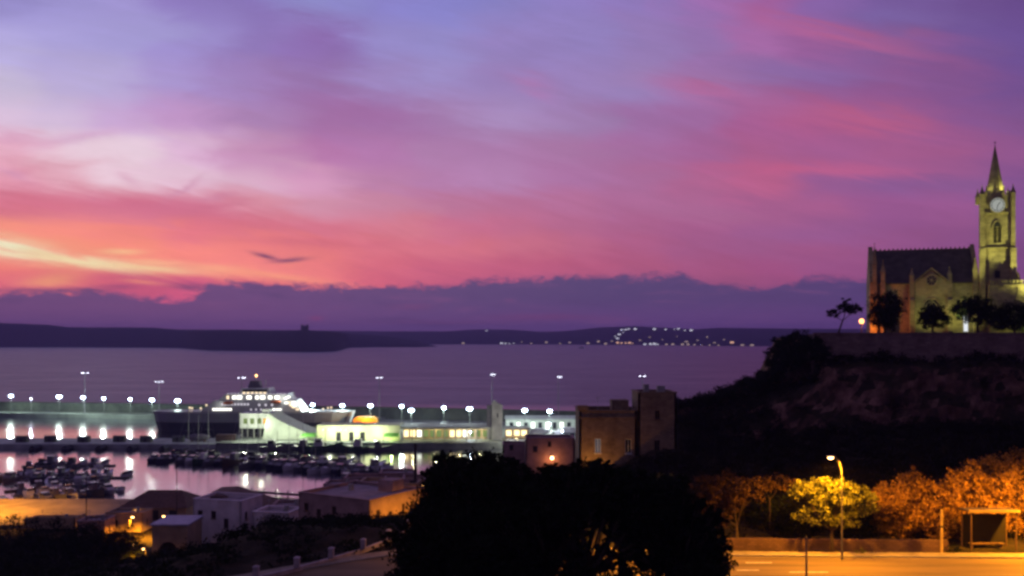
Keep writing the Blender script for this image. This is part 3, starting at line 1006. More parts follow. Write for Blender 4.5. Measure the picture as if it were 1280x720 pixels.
# wedge
wc = []
for s_ in np.linspace(0, 1, 14):
    px_ = 337 + (396 - 337) * s_
    py_ = 517.5 + (546 - 517.5) * (s_ ** 0.80)
    wc.append((tx(px_, 378), wz(py_, 378)))
MB().prismy([(tx(328, 378), Q), (tx(334, 378), 12.3)] + wc + [(tx(396, 378), Q)], 378, 396).build('wedge_roof', mat('terminal_cladding', (0.42, 0.46, 0.38), .7, .12, .3), ter)
# pale wall with arches
hw = [(tx(a, 374) - tx(396, 374), tx(a, 374) - tx(396, 374) + 2.0, 0.0, 3.6) for a in (420, 436, 450)]
wl_ = MB().wall((tx(396, 374), 374, Q), (1, 0, 0), tx(500, 374) - tx(396, 374), 6.0, .4, hw)
wl_.box(tx(396, 374), tx(500, 374), 374.01, 386, Q + 6.003, Q + 6.3)
wl = wl_.build('arcade_wall', mat('arcade_plaster', (0.55, 0.56, 0.34), .85, .12, .3), ter)
for h_ in hw:
    MB().box(tx(396, 374) + h_[0], tx(396, 374) + h_[1], 374.8, 374.9, Q, Q + 3.6).build('doorway', M_dark, ter)
for a in (404, 411, 426, 432, 444):
    MB().ball((tx(a, 373.8), 373.7, Q + 4.6), .28, 8, 5).build('wall_lamp', M_whitewin, wl)
# glazed hall
ha = MB().box(tx(500, 376), tx(612, 376), 374, 392, 7.2, 7.9).build('hall_roof', mat('hall_roof_sheet', (.30, .32, .27), .8, .2), ter)
MB().box(tx(502, 376), tx(610, 376), 381, 391, Q + .01, 7.19).build('hall_wall', M_plaster2, ter)
for i, a in enumerate(np.arange(505, 608, 8.2)):
    MB().box(tx(a, 380.8), tx(a + 5.6, 380.8), 380.8, 380.95, Q + .9, 6.0).build('window', [M_warmwin, M_greenwin, M_greenwin, M_whitewin, M_greenwin, M_warmwin, M_greenwin][i * 5 % 7], ter)
for a in np.arange(502, 612, 13.5):
    MB().tube([(tx(a, 375.5), 375.5, Q), (tx(a, 375.5), 375.5, 7.19)], .22).build('column', M_conc, ter)
for i, (a, n_) in enumerate([(386, 0), (489, 1)]):
    MB().prismx([(370.5, Q + 2.2), (374, Q + 3.2), (374, Q + 2.95), (370.5, Q + 1.95)], tx(a - 9, 372), tx(a + 9, 372)).build('awning', mat('green_canvas', (.14, .40, .07), .8), ter)
for a in (386, 489):
    lm = lamp('light', (tx(a, 371), 371.5, Q + 1.8), 500, (.8, 1, .4), .3, ter)
for a in (306, 345, 372, 412, 440, 470):
    lm = lamp('light', (tx(a, 368), 368.5, Q + 4.0), 3600, (.92, 1, .76), .3, ter)
for a in (310, 328):  # unseen lights added in front of the raised office to brighten it
    lm = lamp('light', (tx(a, 378), 376, 9.5), 1500, (.92, 1, .76), .3, ter)
for a in (516, 545, 575, 600):
    lm = lamp('light', (tx(a, 378), 377.5, 6.8), 900, (1, .95, .5), .3, ter)

tw = thing('control_tower', 'slender pale concrete tower with curved top beside the terminal hall', 'tower', (tx(618), TY - 6, Q))
ty = TY - 6
cp = [(tx(614.5, ty), Q), (tx(628, ty), Q), (tx(628, ty), 16.4)]
for s_ in np.linspace(0, 1, 7)[1:]:
    cp.append((tx(628, ty) - 3.2 * math.sin(s_ * math.pi / 2), 16.4 + 2.2 * (1 - math.cos(s_ * math.pi / 2)) ** .5))
cp.append((tx(614.5, ty), 17.2))
MB().prismy(cp, ty, ty + 5).build('shaft', M_conc, tw)
MB().box(tx(608.5, ty), tx(614.4, ty), ty + 1.2, ty + 5.5, Q, 16.4).build('stair_shaft', mat('grey_render', (.14, .14, .15), .9), tw)
MB().box(tx(621, ty), tx(623, ty), ty - .08, ty - .01, 11.5, 13.2).build('window', M_dark, tw)
lamp('light', (tx(634, 360), 362, Q + 7), 6000, (1, .97, .85), .4, tw)

rt = thing('quay_canopy', 'flat roofed canopy on posts right of the concrete tower', 'canopy', (tx(642), 380, Q))
MB().box(tx(630, 380), tx(662, 380), 378, 388, 6.6, 7.1).build('roof', M_conc, rt)
for a in (631, 641, 651, 661):
    MB().tube([(tx(a, 379), 378.6, Q), (tx(a, 379), 378.6, 6.6)], .2).build('column', M_conc, rt)
MB().box(tx(632, 380), tx(660, 380), 384.6, 385, Q + .02, 6.59).build('back_wall', M_plaster2, rt)
for a in (636, 646, 655):
    MB().box(tx(a, 384) - 1.1, tx(a, 384) + 1.1, 384.4, 384.55, Q + 1, 5.6).build('window', M_warmwin, rt)
lamp('light', (tx(646, 380), 380.5, 6.2), 900, (1, .8, .4), .3, rt)

an = thing('customs_shed', 'long pale shed with white roof behind the parked trucks at quay right', 'shed', (wx(680, 425), 425, Q))
MB().box(wx(632, 425), wx(722, 425), 424, 434, Q, 6.6).build('wall', M_white, an)
MB().prismx([(423.4, 6.603), (434.6, 6.603), (429, 8.0)], wx(631, 425), wx(723, 425)).build('roof', mat('pale_sheet_roof', (.5, .53, .5), .6, .15, .4), an)
for a in np.arange(637, 718, 9.0):
    MB().box(wx(a, 424), wx(a + 4.5, 424), 423.85, 423.98, Q + .02, 5.2).build('door', M_dark if int(a) % 2 else M_whitewin, an)
oh = thing('storage_tent', 'bright orange lit tarpaulin store just right of the ferry bow', 'tent', (wx(456, 428), 428, Q))
MB().prismy([(wx(441, 428), Q), (wx(470, 428), Q), (wx(470, 428), 6.2), (wx(466, 428), 7.2), (wx(445, 428), 7.2), (wx(441, 428), 6.2)], 428, 434).build('cover', mat('orange_tarpaulin', (.55, .24, .03), .8, .3, .4), oh)
MB().box(wx(446, 428), wx(452, 428), 427.7, 427.95, Q, Q + 3).build('door', mat('rust_door', (.2, .06, .03), .8), oh)
lamp('light', (wx(458, 428), 422, Q + 5), 9000, (1, .55, .12), .4, oh)


# ------------------------------------------------------------------ vehicles
def make_van(name, label, cat, loc, rz, body_m, L=5.6, W=2.0, H=2.4, box=False, group=None):
    v = thing(name, label, cat, loc, group, rz)
    if box:
        MB().prismy([(-L / 2, .5), (-L / 2 + 1.9, .5), (-L / 2 + 1.9, 2.5), (-L / 2 + .5, 2.5), (-L / 2, 1.4)], -W / 2, W / 2).build('cab', body_m, v, True)
        MB().box(-L / 2 + 2.1, L / 2, -W / 2 - .1, W / 2 + .1, .9, H + .9).build('cargo_box', body_m, v, True)
        MB().box(-L / 2 + 1.9, L / 2, -W / 2 + .3, W / 2 - .3, .5, .89).build('chassis', M_dark, v, True)
        MB().box(-L / 2 + .55, -L / 2 + 1.6, -W / 2 - .02, -W / 2 - .005, 1.5, 2.2).build('window', M_glass, v, True)
    else:
        MB().prismy([(-L / 2, .35), (L / 2, .35), (L / 2, H * .95), (L / 2 - .2, H), (-L / 2 + 1.6, H), (-L / 2 + .8, 1.35), (-L / 2, 1.1)], -W / 2, W / 2).build('body', body_m, v, True)
        MB().box(-L / 2 + 1.5, -L / 2 + 2.6, -W / 2 - .02, -W / 2 - .005, 1.3, H - .3).build('window', M_glass, v, True)
    for sx in (-L / 2 + 1.0, L / 2 - 1.1):
        for sy in (-1, 1):
            MB().tube([(sx, sy * (W / 2 - .05), .38), (sx, sy * (W / 2 - .3), .38)], .38, 14).build('wheel', M_dark, v, True)
    return v


HM_car = mat('silver_car_paint', (.45, .46, .47), .35, .05, 1)
M_vw = mat('white_van_paint', (.7, .7, .68), .35, .05, 1)
M_vb = mat('blue_grey_paint', (.14, .17, .2), .35, .05, 1)
for i, (a, Y_, lab, m_, bx_) in enumerate([
        (668, 392, 'white box truck parked behind the canopy right of the tower', M_vw, True),
        (680, 398, 'white van parked under the low white lamp at quay right', M_vw, False),
        (693, 390, 'second white van parked beside the lowest lamp at quay right', M_vw, False),
        (708, 396, 'white box truck at the far right of the quay by the stone house', M_vw, True),
        (522, 415, 'dark lorry parked behind the terminal hall roof, leftmost', M_vb, True),
        (548, 415, 'dark lorry parked behind the middle of the terminal hall roof', M_vb, True),
        (570, 413, 'pale van parked behind the right part of the terminal hall roof', M_vw, False)]):
    make_van('truck' if bx_ else 'van', lab, 'truck' if bx_ else 'van', (wx(a, Y_), Y_, Q), 0.1 * i, m_, 8 if bx_ else 5.6, 2.3, 2.4, bx_)

pc = None
for i, (a, Y_) in enumerate([(528, 398), (540, 399), (556, 398), (566, 399), (582, 398), (596, 399), (640, 372), (652, 371), (664, 372), (676, 371), (690, 372)]):
    lab = '%s from the left of the cars parked round the terminal hall' % ORD[i]
    if pc is None:
        pc = thing('parked_car', lab, 'car', (wx(a, Y_), Y_, Q), 'cars parked round the terminal hall')
        MB().prismx([(-.85, .3), (.85, .3), (.85, .8), (.7, .95), (-.7, .95), (-.85, .8)], -2.1, 2.1).build('body', HM_car, pc, True)
        MB().prismy([(-1.5, .953), (1.1, .953), (.6, 1.45), (-1.1, 1.45)], -.68, .68).build('cabin', M_glass, pc, True)
        for sx in (-1.35, 1.35):
            for sy in (-1, 1):
                MB().tube([(sx, sy * .86, .32), (sx, sy * .64, .32)], .32, 12).build('wheel', M_dark, pc, True)
    else:
        copy_thing(pc, (wx(a, Y_), Y_, Q), .2 * (i % 3), lab)

# things on the inner pier
cn = thing('shipping_container', 'dark brown container standing on the inner pier left of the terminal', 'container', (wx(283, 376), 376, 1.9))
cbm = MB().box(-4, 4, -1.3, 1.3, .05, 2.9)
for k_ in range(16):
    cbm.box(-3.9 + k_ * .5, -3.7 + k_ * .5, -1.36, -1.302, .2, 2.75)
cbm.build('body', mat('rust_brown_container', (.055, .03, .028), .7), cn, True)
MB().box(4.003, 4.07, -1.2, 1.2, .15, 2.8).build('door', M_dark, cn, True)
cb = thing('covered_boat', 'boat under a rounded grey winter cover on the inner pier', 'covered boat', (wx(248, 376), 376, 1.9))
MB().ball((0, 0, 1.7), (5.2, 1.9, 1.4), 20, 10).build('cover', mat('grey_tarpaulin', (.13, .12, .14), .8, .3, 1.5), cb, True)
for sx in (-2.6, 0, 2.6):
    MB().prismy([(sx - .4, 0), (sx + .4, 0), (sx + .15, .8), (sx - .15, .8)], -1, 1).build('cradle', M_wood, cb, True)
ph = None
for i, a in enumerate((28, 62, 105, 148, 183, 222)):
    lab = '%s from the left of the low net and gear huts along the inner pier' % ORD[i]
    if ph is None:
        ph = thing('gear_hut', lab, 'hut', (wx(a, 374), 374, 1.9), 'gear huts along the inner pier')
        MB().box(-2.2, 2.2, -1.2, 1.2, 0, 1.9).build('wall', mat('green_grey_hut', (.09, .11, .09), .8, .3, .8), ph, True)
        MB().prismx([(-1.5, 1.903), (1.5, 1.903), (0, 2.6)], -2.4, 2.4).build('roof', mat('hut_roof', (.06, .07, .065), .8), ph, True)
        MB().box(-.5, .5, -1.26, -1.203, .05, 1.7).build('door', M_dark, ph, True)
    else:
        copy_thing(ph, (wx(a, 374), 374 + (i % 2), 1.9), 0.0, lab)


# ------------------------------------------------------------------ boats
def hull_mb(L, B, D, sheer=.35):
    """boat hull along X, bow at +X, waterline z=0"""
    n = 10
    vs, fs = [], []
    for i in range(n + 1):
        t_ = i / n
        x_ = -L / 2 + L * t_
        b_ = B / 2 * (1 - max(0, (t_ - .45) / .55) ** 2.2) * (.85 + .15 * min(1, t_ / .3))
        b_ = max(b_, .03)
        zt = D + sheer * (max(0, t_ - .3) / .7) ** 2
        vs += [(x_, b_, zt), (x_ - .12 * t_, b_ * .82, .05), (x_ - .3 * t_, .02, -.45), (x_ - .3 * t_, -.02, -.45), (x_ - .12 * t_, -b_ * .82, .05), (x_, -b_, zt), (x_, -b_ * .9, zt - .12), (x_, b_ * .9, zt - .12)]
    for i in range(n):
        for j in range(8):
            a = i * 8
            fs.append((a + j, a + (j + 1) % 8, a + 8 + (j + 1) % 8, a + 8 + j))
    fs.append(tuple(range(8))[::-1])
    fs.append(tuple(n * 8 + j for j in range(8)))
    return MB().add(vs, fs)


HULLC = {'white': mat('gelcoat_white', (.55, .54, .57), .35, .08, 2, spec=.5), 'navy': mat('gelcoat_navy', (.02, .025, .06), .35, .1, 2, spec=.5),
         'black': mat('gelcoat_black', (.015, .015, .018), .4, .1, 2, spec=.5), 'grey': mat('gelcoat_grey', (.12, .12, .14), .4, .1, 2, spec=.5),
         'brown': mat('varnished_hull', (.07, .035, .02), .45, .2, 2), 'green': mat('painted_green_hull', (.02, .06, .04), .5, .2, 2)}
M_cover = mat('boat_cover', (.03, .03, .05), .9, .3, 2)
PROT = {}


def boat(kind, colour, loc, rz, label, group, sc=1.0):
    key = (kind, colour)
    if key in PROT:
        return copy_thing(PROT[key], loc, rz, label, (sc, sc, sc), group)
    r = thing({'motor': 'motorboat', 'fishing': 'fishing_boat', 'sail': 'sailing_yacht', 'covered': 'rowing_boat'}[kind], label, {'motor': 'motorboat', 'fishing': 'fishing boat', 'sail': 'sailing yacht', 'covered': 'small boat'}[kind], loc, group, rz)
    r.scale = (sc, sc, sc)
    hm_ = HULLC[colour]
    if kind == 'motor':
        hull_mb(7, 2.5, .95).build('hull', hm_, r, True)
        MB().prismy([(-.8, .85), (2.2, .95), (1.2, 1.55), (-.2, 1.7), (-.9, 1.7)], -.9, .9).build('cabin', HULLC['grey'] if colour != 'white' else hm_, r, True)
        MB().prismy([(1.15, 1.56), (.4, 2.15), (-1.0, 2.2), (-1.0, 1.72), (-.2, 1.72)], -.82, .82).build('windscreen', M_glass, r, True)
        MB().box(-3.75, -3.4, -.25, .25, .1, 1.35).build('outboard_motor', M_dark, r, True)
        MB().tube([(2.2, .7, 1.15), (3.3, .05, 1.75), (3.3, -.05, 1.75), (2.2, -.7, 1.15)], .035, 5).build('bow_rail', M_steel, r, True)
    elif kind == 'fishing':
        hull_mb(8.5, 2.9, 1.2, .9).build('hull', hm_, r, True)
        w_ = MB().prismy([(-2.3, 1.0), (-.2, 1.0), (-.35, 2.0), (-.7, 2.75), (-2.2, 2.75)], -.75, .75).build('wheelhouse', HULLC['white' if colour == 'green' else 'grey'], r, True)
        MB().box(-2.0, -.8, -.78, -.753, 2.0, 2.5).build('window', M_glass, w_, True)
        MB().box(-2.35, -.45, -.85, .85, 2.753, 2.84).build('roof', HULLC['white'], r, True)
        MB().tube([(.2, 0, 1), (.2, 0, 5.2)], [.08, .05], 6).tube([(.2, 0, 1.8), (-2.6, 0, 3.9)], .05, 5).build('mast', M_wood, r, True)
    elif kind == 'sail':
        hull_mb(10.5, 3.1, 1.1, .35).build('hull', hm_, r, True)
        MB().prismy([(-1.6, .95), (3.2, 1.0), (2.2, 1.5), (-1.6, 1.6)], -.85, .85).build('cabin', HULLC['grey'], r, True)
        MB().tube([(1.0, 0, 1), (1.0, 0, 13)], [.09, .06], 6).tube([(1.0, -1.1, 7), (1.0, 1.1, 7)], .04, 5).tube([(5.1, 0, 1.5), (1.0, 0, 12.7), (-5.0, 0, 1.3)], .025, 4).build('mast', M_steel, r, True)
        MB().tube([(1.0, 0, 2.3), (-3.3, 0, 2.4)], [.2, .14], 7).build('furled_sail', M_cover, r, True)
        MB().prismy([(-1.7, 1.6), (-.9, 2.5), (-2.9, 2.5), (-3.2, 1.9)], -1.1, 1.1).build('spray_hood', M_cover, r, True)
    else:
        hull_mb(5.2, 2.0, .7, .25).build('hull', hm_, r, True)
        MB().prismx([(-.9, .72), (.9, .72), (0, 1.35)], -2.4, 1.7).build('cover', M_cover, r, True)
    PROT[key] = r
    return r


rb = random.Random(5)
DESC = {'motor': 'motorboat', 'fishing': 'wheelhouse fishing boat', 'sail': 'masted sailing yacht', 'covered': 'covered boat'}


def boat_row(p0, p1, gap, rowname, group, kinds, skip=.1, off=5.2, scr=(.65, 1.25)):
    p0, p1 = Vector(p0), Vector(p1)
    d = (p1 - p0)
    L = d.length
    d.normalize()
    nrm = Vector((-d.y, d.x))
    ang = math.atan2(nrm.y, nrm.x)
    for side, sn in ((1, 'far'), (-1, 'near')):
        t_ = gap / 2
        i = 0
        while t_ < L:
            if rb.random() > skip:
                kd = rb.choice(kinds)
                cl = rb.choice(['navy', 'white', 'white', 'grey', 'white', 'navy', 'grey'] + (['brown', 'green'] if kd == 'fishing' else []))
                q_ = p0 + d * t_ + nrm * side * (off + rb.uniform(-.4, .6) + (1.5 if kd == 'sail' else 0))
                lab = '%s %s, %s from left, %s side of %s' % (cl, DESC[kd], ORD[i], sn, rowname)
                rz = ang + (math.pi if side > 0 else 0) * 0 + (0 if side > 0 else math.pi) + rb.uniform(-.08, .08)
                boat(kd, cl, (q_.x, q_.y, rb.uniform(-.05, .05)), rz, lab, group, rb.uniform(*scr))
                i += 1
            t_ += gap * rb.uniform(.9, 1.15)
    po = MB()
    po.M = Matrix.Translation((p0.x, p0.y, 0)) @ Matrix.Rotation(math.atan2(d.y, d.x), 4, 'Z')
    po.box(-2, L + 2, -1.1, 1.1, -.3, .45)
    for s_ in np.arange(0, L, 8):
        po.tube([(s_, 1.2, -2), (s_, 1.2, 1.5)], .14, 6)
    tag(po.build('pontoon', mat('pontoon_deck', (.10, .085, .08), .85, .3, 1)), 'floating wooden deck of the %s' % rowname, 'pontoon')


boat_row((wx(-40, 290), 292), (wx(150, 290), 291), 3.5, 'middle left pontoon', 'boats moored in the left marina rows', ['motor', 'motor', 'fishing', 'covered', 'motor'])
boat_row((wx(40, 318), 316), (wx(136, 318), 318), 3.7, 'farthest left pontoon', 'boats moored in the left marina rows', ['motor', 'fishing', 'motor', 'covered'])
boat_row((wx(-40, 242), 238), (wx(148, 272), 271), 3.5, 'nearest left pontoon', 'boats moored in the left marina rows', ['motor', 'motor', 'fishing', 'covered', 'motor'])
boat_row((wx(20, 268), 266), (wx(120, 278), 279), 3.9, 'second nearest left pontoon', 'boats moored in the left marina rows', ['motor', 'fishing', 'covered', 'sail'], .25, 4.6)
boat_row((wx(200, 336), 336), (wx(345, 322), 323), 3.9, 'central pontoon, left half', 'boats moored in the central marina row', ['motor', 'sail', 'fishing', 'motor', 'sail', 'motor'], .12, 6, (1.1, 1.5))
boat_row((wx(352, 320), 320), (wx(475, 300), 302), 3.9, 'central pontoon, right half', 'boats moored in the central marina row', ['motor', 'sail', 'fishing', 'motor', 'sail', 'fishing', 'motor'], .12, 6, (1.1, 1.5))
boat_row((wx(430, 282), 284), (wx(512, 276), 278), 4.0, 'short pontoon behind brown houses', 'boats moored behind the brown houses', ['motor', 'fishing', 'motor'], .1, 5.5, (.9, 1.2))
for i, (a, cl, s_) in enumerate([(345, 'grey', 1.5), (372, 'navy', 1.5), (405, 'green', 1.7), (440, 'green', 1.6), (478, 'grey', 1.4)]):
    boat('fishing', cl, (wx(a, 360), 361, 0), (0.05, math.pi - .05)[i % 2], 'large %s fishing boat lying alongside the terminal quay, %s from the left' % (cl, ORD[i]), 'fishing boats alongside the terminal quay', s_)
for i, a in enumerate((45, 85, 127, 166, 206)):
    boat('covered', ['black', 'navy'][i % 2], (wx(a, 363), 363.5, 0), math.pi / 2, 'dark covered boat tied under the inner pier edge, %s from the left' % ORD[i], 'dark boats tied along the inner pier', 1.5)
boat('motor', 'white', (wx(727, 3300), 3300, 0), 0.2, 'tiny launch alone on the open channel below the far coast', 'launch on the channel', 3.0)


# ------------------------------------------------------------------ street lamps
def street_lamp(label, x_, y_, zb, H_, arm, power, rz=0, head=.32, lens=M_sod, color=SODIUM, group=None, soft=.3, cone=150):
    r = thing('street_lamp', label, 'street lamp', (x_, y_, zb), group)
    c_, s_ = math.cos(rz), math.sin(rz)
    pts = [(0, 0, 0), (0, 0, H_ * .8)]
    for q_ in np.linspace(0, 1, 7):
        u_ = arm * (1 - math.cos(q_ * math.pi / 2))
        pts.append((c_ * u_, s_ * u_, H_ * .8 + (H_ * .2) * math.sin(q_ * math.pi / 2)))
    MB().tube(pts[:2] + pts[2:], [.085, .06] + [.045] * 7, 8).tube([(0, 0, 0), (0, 0, .9)], .12, 8).build('pole', mat('lamp_post_paint', (.15, .14, .12), .6), r, True)
    hd = MB().ball((c_ * (arm + .3), s_ * (arm + .3), H_ + .06), (.40, .16, .10), 12, 8).build('lamp_head', M_steel, r, True)
    MB().ball((c_ * (arm + .3), s_ * (arm + .3), H_ - .08), (head * .8, head * .5, .14), 12, 8).build('lens', lens, hd, True)
    l_ = lamp('light', (c_ * (arm + .3), s_ * (arm + .3), H_ - .3), power, color, soft, None, cone)   # cut-off luminaire: throws its light down
    l_.data.spot_blend = .35
    l_.parent = r
    return r


street_lamp('lit street lamp with curved arm beside the yellow-green tree on the road', 30.7, 85.6, 24.2, 9.55, .75, 20000, math.pi, .34, cone=165)
street_lamp('street lamp on the road beyond the right edge beside the shelter', 52, 86.8, 24.2, 9.6, .8, 46000, -math.pi / 2, cone=176)
street_lamp('street lamp on the road hidden behind the dark central trees', 11.5, 88, 24.2, 6.8, .7, 15000, -math.pi / 2)
street_lamp('street lamp by the parapet beyond the dark central trees', -5.0, 88.5, 25, 5.5, .6, 1500, -math.pi / 2)
street_lamp('street lamp hidden by trees, lighting the flat roofed house orange', -8.6, 139, 15.5, 6.5, .5, 15000, math.pi, cone=178)
street_lamp('upper of the two close orange lamps on the near quay', wx(167, 200), 200, 3, wz(637, 200) - 3, .4, 26000, 0, .4)
street_lamp('lower of the two close orange lamps on the near quay', wx(162, 189), 189, 3.4, wz(646, 189) - 3.4, .3, 20000, 0, .4)
street_lamp('orange lamp on the near quay left of the pale house', wx(209, 190), 190, 3.6, wz(645, 190) - 3.6, .4, 24000, math.pi, .4)
street_lamp('added low orange lamp brightening the near quay left of the boathouse', wx(128, 200), 200, 3.3, 2.6, .2, 1800, 0, .2, cone=172)  # added lamp to brighten the quay strip, no source seen there
street_lamp('small orange lamp behind the low houses near the thick pole', wx(532, 198), 198, 8, 5, .3, 3500, math.pi, .2, cone=172)
street_lamp('orange street lamp on the quay off the left edge', wx(-14, 214), 214, 3.3, 12, .8, 42000)
street_lamp('second orange street lamp on the quay off the left edge', wx(-40, 226), 226, 3.3, 12, .8, 42000)
street_lamp('orange lamp low in the lane below the quay houses', wx(163, 168), 168, 4.8, wz(693, 168) - 4.8 if wz(693, 168) > 6 else 2.2, .2, 600, 0, .25)

# unlit poles
for i, (a, y0, y1, Y_, w_, lab) in enumerate([
        (519, 554, 616, 205, .32, 'thick dark pole rising behind the flat roofed house'),
        (108, 596, 668, 190, .10, 'thin dark pole before the left marina rows'),
        (221, 563, 640, 205, .08, 'thin dark pole rising over the brown shed roof')]):
    r = thing('utility_pole', lab, 'pole', (wx(a, Y_), Y_, wz(y1, Y_) - 3))
    hz_ = wz(y0, Y_) - wz(y1, Y_) + 3
    MB().tube([(0, 0, 0), (0, 0, hz_)], [w_ * 1.3, w_], 8).build('pole', mat('dark_pole', (.03, .025, .025), .8), r, True)
    MB().box(-.7, .7, -.06, .06, hz_ - .7, hz_ - .55).build('crossarm', mat('dark_pole', (.03, .025, .025), .8), r, True)


# ------------------------------------------------------------------ houses
def block_house(name, label, origin, ang, W, Dp, zb, zt, wm, rm, wins=(), side=(), parapet=.7, group=None, lit=None):
    """flat roofed house; front wall starts at origin and runs along ang; wins on front (u,z,w,h), side on right-hand wall"""
    r = thing(name, label, 'house', (origin[0], origin[1], zb), group)
    u = Vector((math.cos(ang), math.sin(ang), 0))
    n = Vector((-u.y, u.x, 0))         # away from viewer
    o = Vector((origin[0], origin[1], zb))
    h = zt - zb
    hf = [(a, a + w_, b_, b_ + c_) for a, b_, w_, c_ in wins]
    hs = [(a, a + w_, b_, b_ + c_) for a, b_, w_, c_ in side]
    m_ = MB()
    m_.wall(o, u, W, h, .35, hf)
    m_.wall(o + u * W, n, Dp, h, .35, hs)
    m_.wall(o + u * W + n * Dp, -u, W, h, .35)
    m_.wall(o + n * Dp, -n, Dp, h, .35)
    m_.build('wall', wm, r)
    rf = MB()
    rf.M = Matrix.Translation(o) @ Matrix.Rotation(ang, 4, 'Z')
    rf.box(.36, W - .36, .36, Dp - .36, h - parapet - .25, h - parapet)
    rf.build('roof', rm, r)
    cp_ = MB()
    cp_.M = rf.M
    cp_.box(-.12, W + .12, -.12, .45, h + .003, h + .15).box(-.12, W + .12, Dp - .45, Dp + .12, h + .003, h + .15).box(-.12, .45, .451, Dp - .451, h + .003, h + .15).box(W - .45, W + .12, .451, Dp - .451, h + .003, h + .15)
    cp_.build('coping', wm, r)
    for (U, N_, O_, hl) in ((u, n, o, hf), (n, -u, o + u * W, hs)):
        for q_, h_ in enumerate(hl):
            a = math.atan2(U.y, U.x)
            fr = MB()
            fr.M = Matrix.Translation(O_) @ Matrix.Rotation(a, 4, 'Z')
            x0, x1, z0, z1 = h_
            fr.box(x0, x0 + .08, .10, .18, z0, z1).box(x1 - .08, x1, .10, .18, z0, z1).box(x0 + .081, x1 - .081, .10, .18, z0, z0 + .08).box(x0 + .081, x1 - .081, .10, .18, z1 - .08, z1).box((x0 + x1) / 2 - .04, (x0 + x1) / 2 + .04, .105, .175, z0 + .081, z1 - .081)
            fr.box(x0 - .1, x1 + .1, -.1, -.003, z0 - .14, z0 - .01)
            fo = fr.build('window', M_wood if lit is None else M_white, r)
            pn = MB()
            pn.M = fr.M
            pn.box(x0, x1, .21, .24, z0, z1)
            pn.build('pane', (lit or {}).get(q_, M_glass), fo)
    return r


# flat roofed house, orange on its right face
ang = math.atan2(140 - 147.5, -21.7 + 34.2)
hb = block_house('flat_roofed_house', 'long flat roofed house with dark front and orange lit right wall', (-34.2, 147.5), ang, 14.6, 13.6, 12.5, 19.9, M_pink, M_flat,
                 [(1.2, 4.6, .9, 1.3), (3.8, 3.6, .9, 1.6), (7.0, 4.6, .9, 1.3), (10.2, 3.6, .9, 1.6)], [(1.6, 4.4, .9, 1.3), (4.6, 3.4, .9, 1.6), (8.0, 4.4, .8, 1.3), (10.8, 3.4, .9, 1.6)], .35)
lp = MB()
lp.M = Matrix.Translation((-34.2, 147.5, 12.5)) @ Matrix.Rotation(ang, 4, 'Z')
lp.box(2.5, 14.4, -3.2, -.01, 0, 2.6)
lp.build('porch_roof', M_flat, hb)
block_house('house', 'ochre house with flat roof behind the flat roofed house, lower left of the thick pole', (wx(446, 205), 205), -.1, 13.5, 8, 5, wz(604, 205), M_plaster2, M_flat, [(2, 5.5, 1, 1.2), (6, 5.5, 1, 1.2)], [(3, 5.5, 1, 1.2)])
block_house('house', 'small brown house with dark windows just right of the thick pole', (wx(503, 208), 209), .1, 8, 8, 5, wz(600, 209), M_pink, M_flat, [(1.5, 6, 1, 1.2), (5, 6, 1, 1.2)])
block_house('house', 'low rust coloured house beside the short pontoon', (wx(430, 222), 222), .05, 10, 7, 4, wz(598, 222), M_pink, M_flat, [(2, 4, 1, 1.2)])
# pale house at left
ha_ = block_house('house', 'pale mauve gabled house with one dark window above the near quay', (wx(236, 178), 180.5), -.28, 10.6, 8, 4, wz(629, 176), M_plaster, M_flat, [(6.8, 3.6, 1.1, 2.0), (1.0, 5.4, 1.1, 1.5), (4.0, 5.4, 1.1, 1.5)], [(1.4, 5.2, 1, 1.5), (5, 5.2, 1, 1.5)])
# brown mono-pitch sheds
sh = thing('boat_shed', 'boat shed with long brown sloping roof right of the pale house', 'shed', (wx(300, 190), 190, 4))
xa, xb = wx(266, 190), wx(368, 184)
MB().prismy([(xa, 4), (xb, 4), (xb, 7.6), (xa + 3, 12.4), (xa, 12.4)], 186, 197).build('wall', M_plaster, sh)
MB().prismy([(xa - .5, 12.6), (xa + 3, 12.75), (xb + .7, 7.75), (xb + .7, 7.45), (xa + 3, 12.43), (xa - .5, 12.4)], 185.3, 197.7).build('roof', M_tile, sh)
MB().box(xa + 5, xa + 8, 185.85, 185.98, 4.2, 7.2).build('door', M_dark, sh)
sh2 = thing('boathouse', 'dark brown hip roofed boathouse on the near quay behind two orange lamps', 'boathouse', (wx(197, 215), 215, 3))
xa, xb = wx(160, 212), wx(240, 212)
MB().box(xa, xb, 208, 220, 3, 6.2).build('wall', M_plaster2, sh2)
MB().add([(xa - .6, 207.4, 6.2), (xb + .6, 207.4, 6.2), (xb + .6, 220.6, 6.2), (xa - .6, 220.6, 6.2), (xa + 4, 214, 9.2), (xb - 3, 214, 9.2)], [(0, 1, 5, 4), (1, 2, 5), (2, 3, 4, 5), (3, 0, 4), (3, 2, 1, 0)]).build('roof', M_tile, sh2)
for a in (3, 7, 11):
    MB().box(xa + a, xa + a + 1.6, 207.85, 207.98, 3.1, 5.6).build('door', M_dark, sh2)
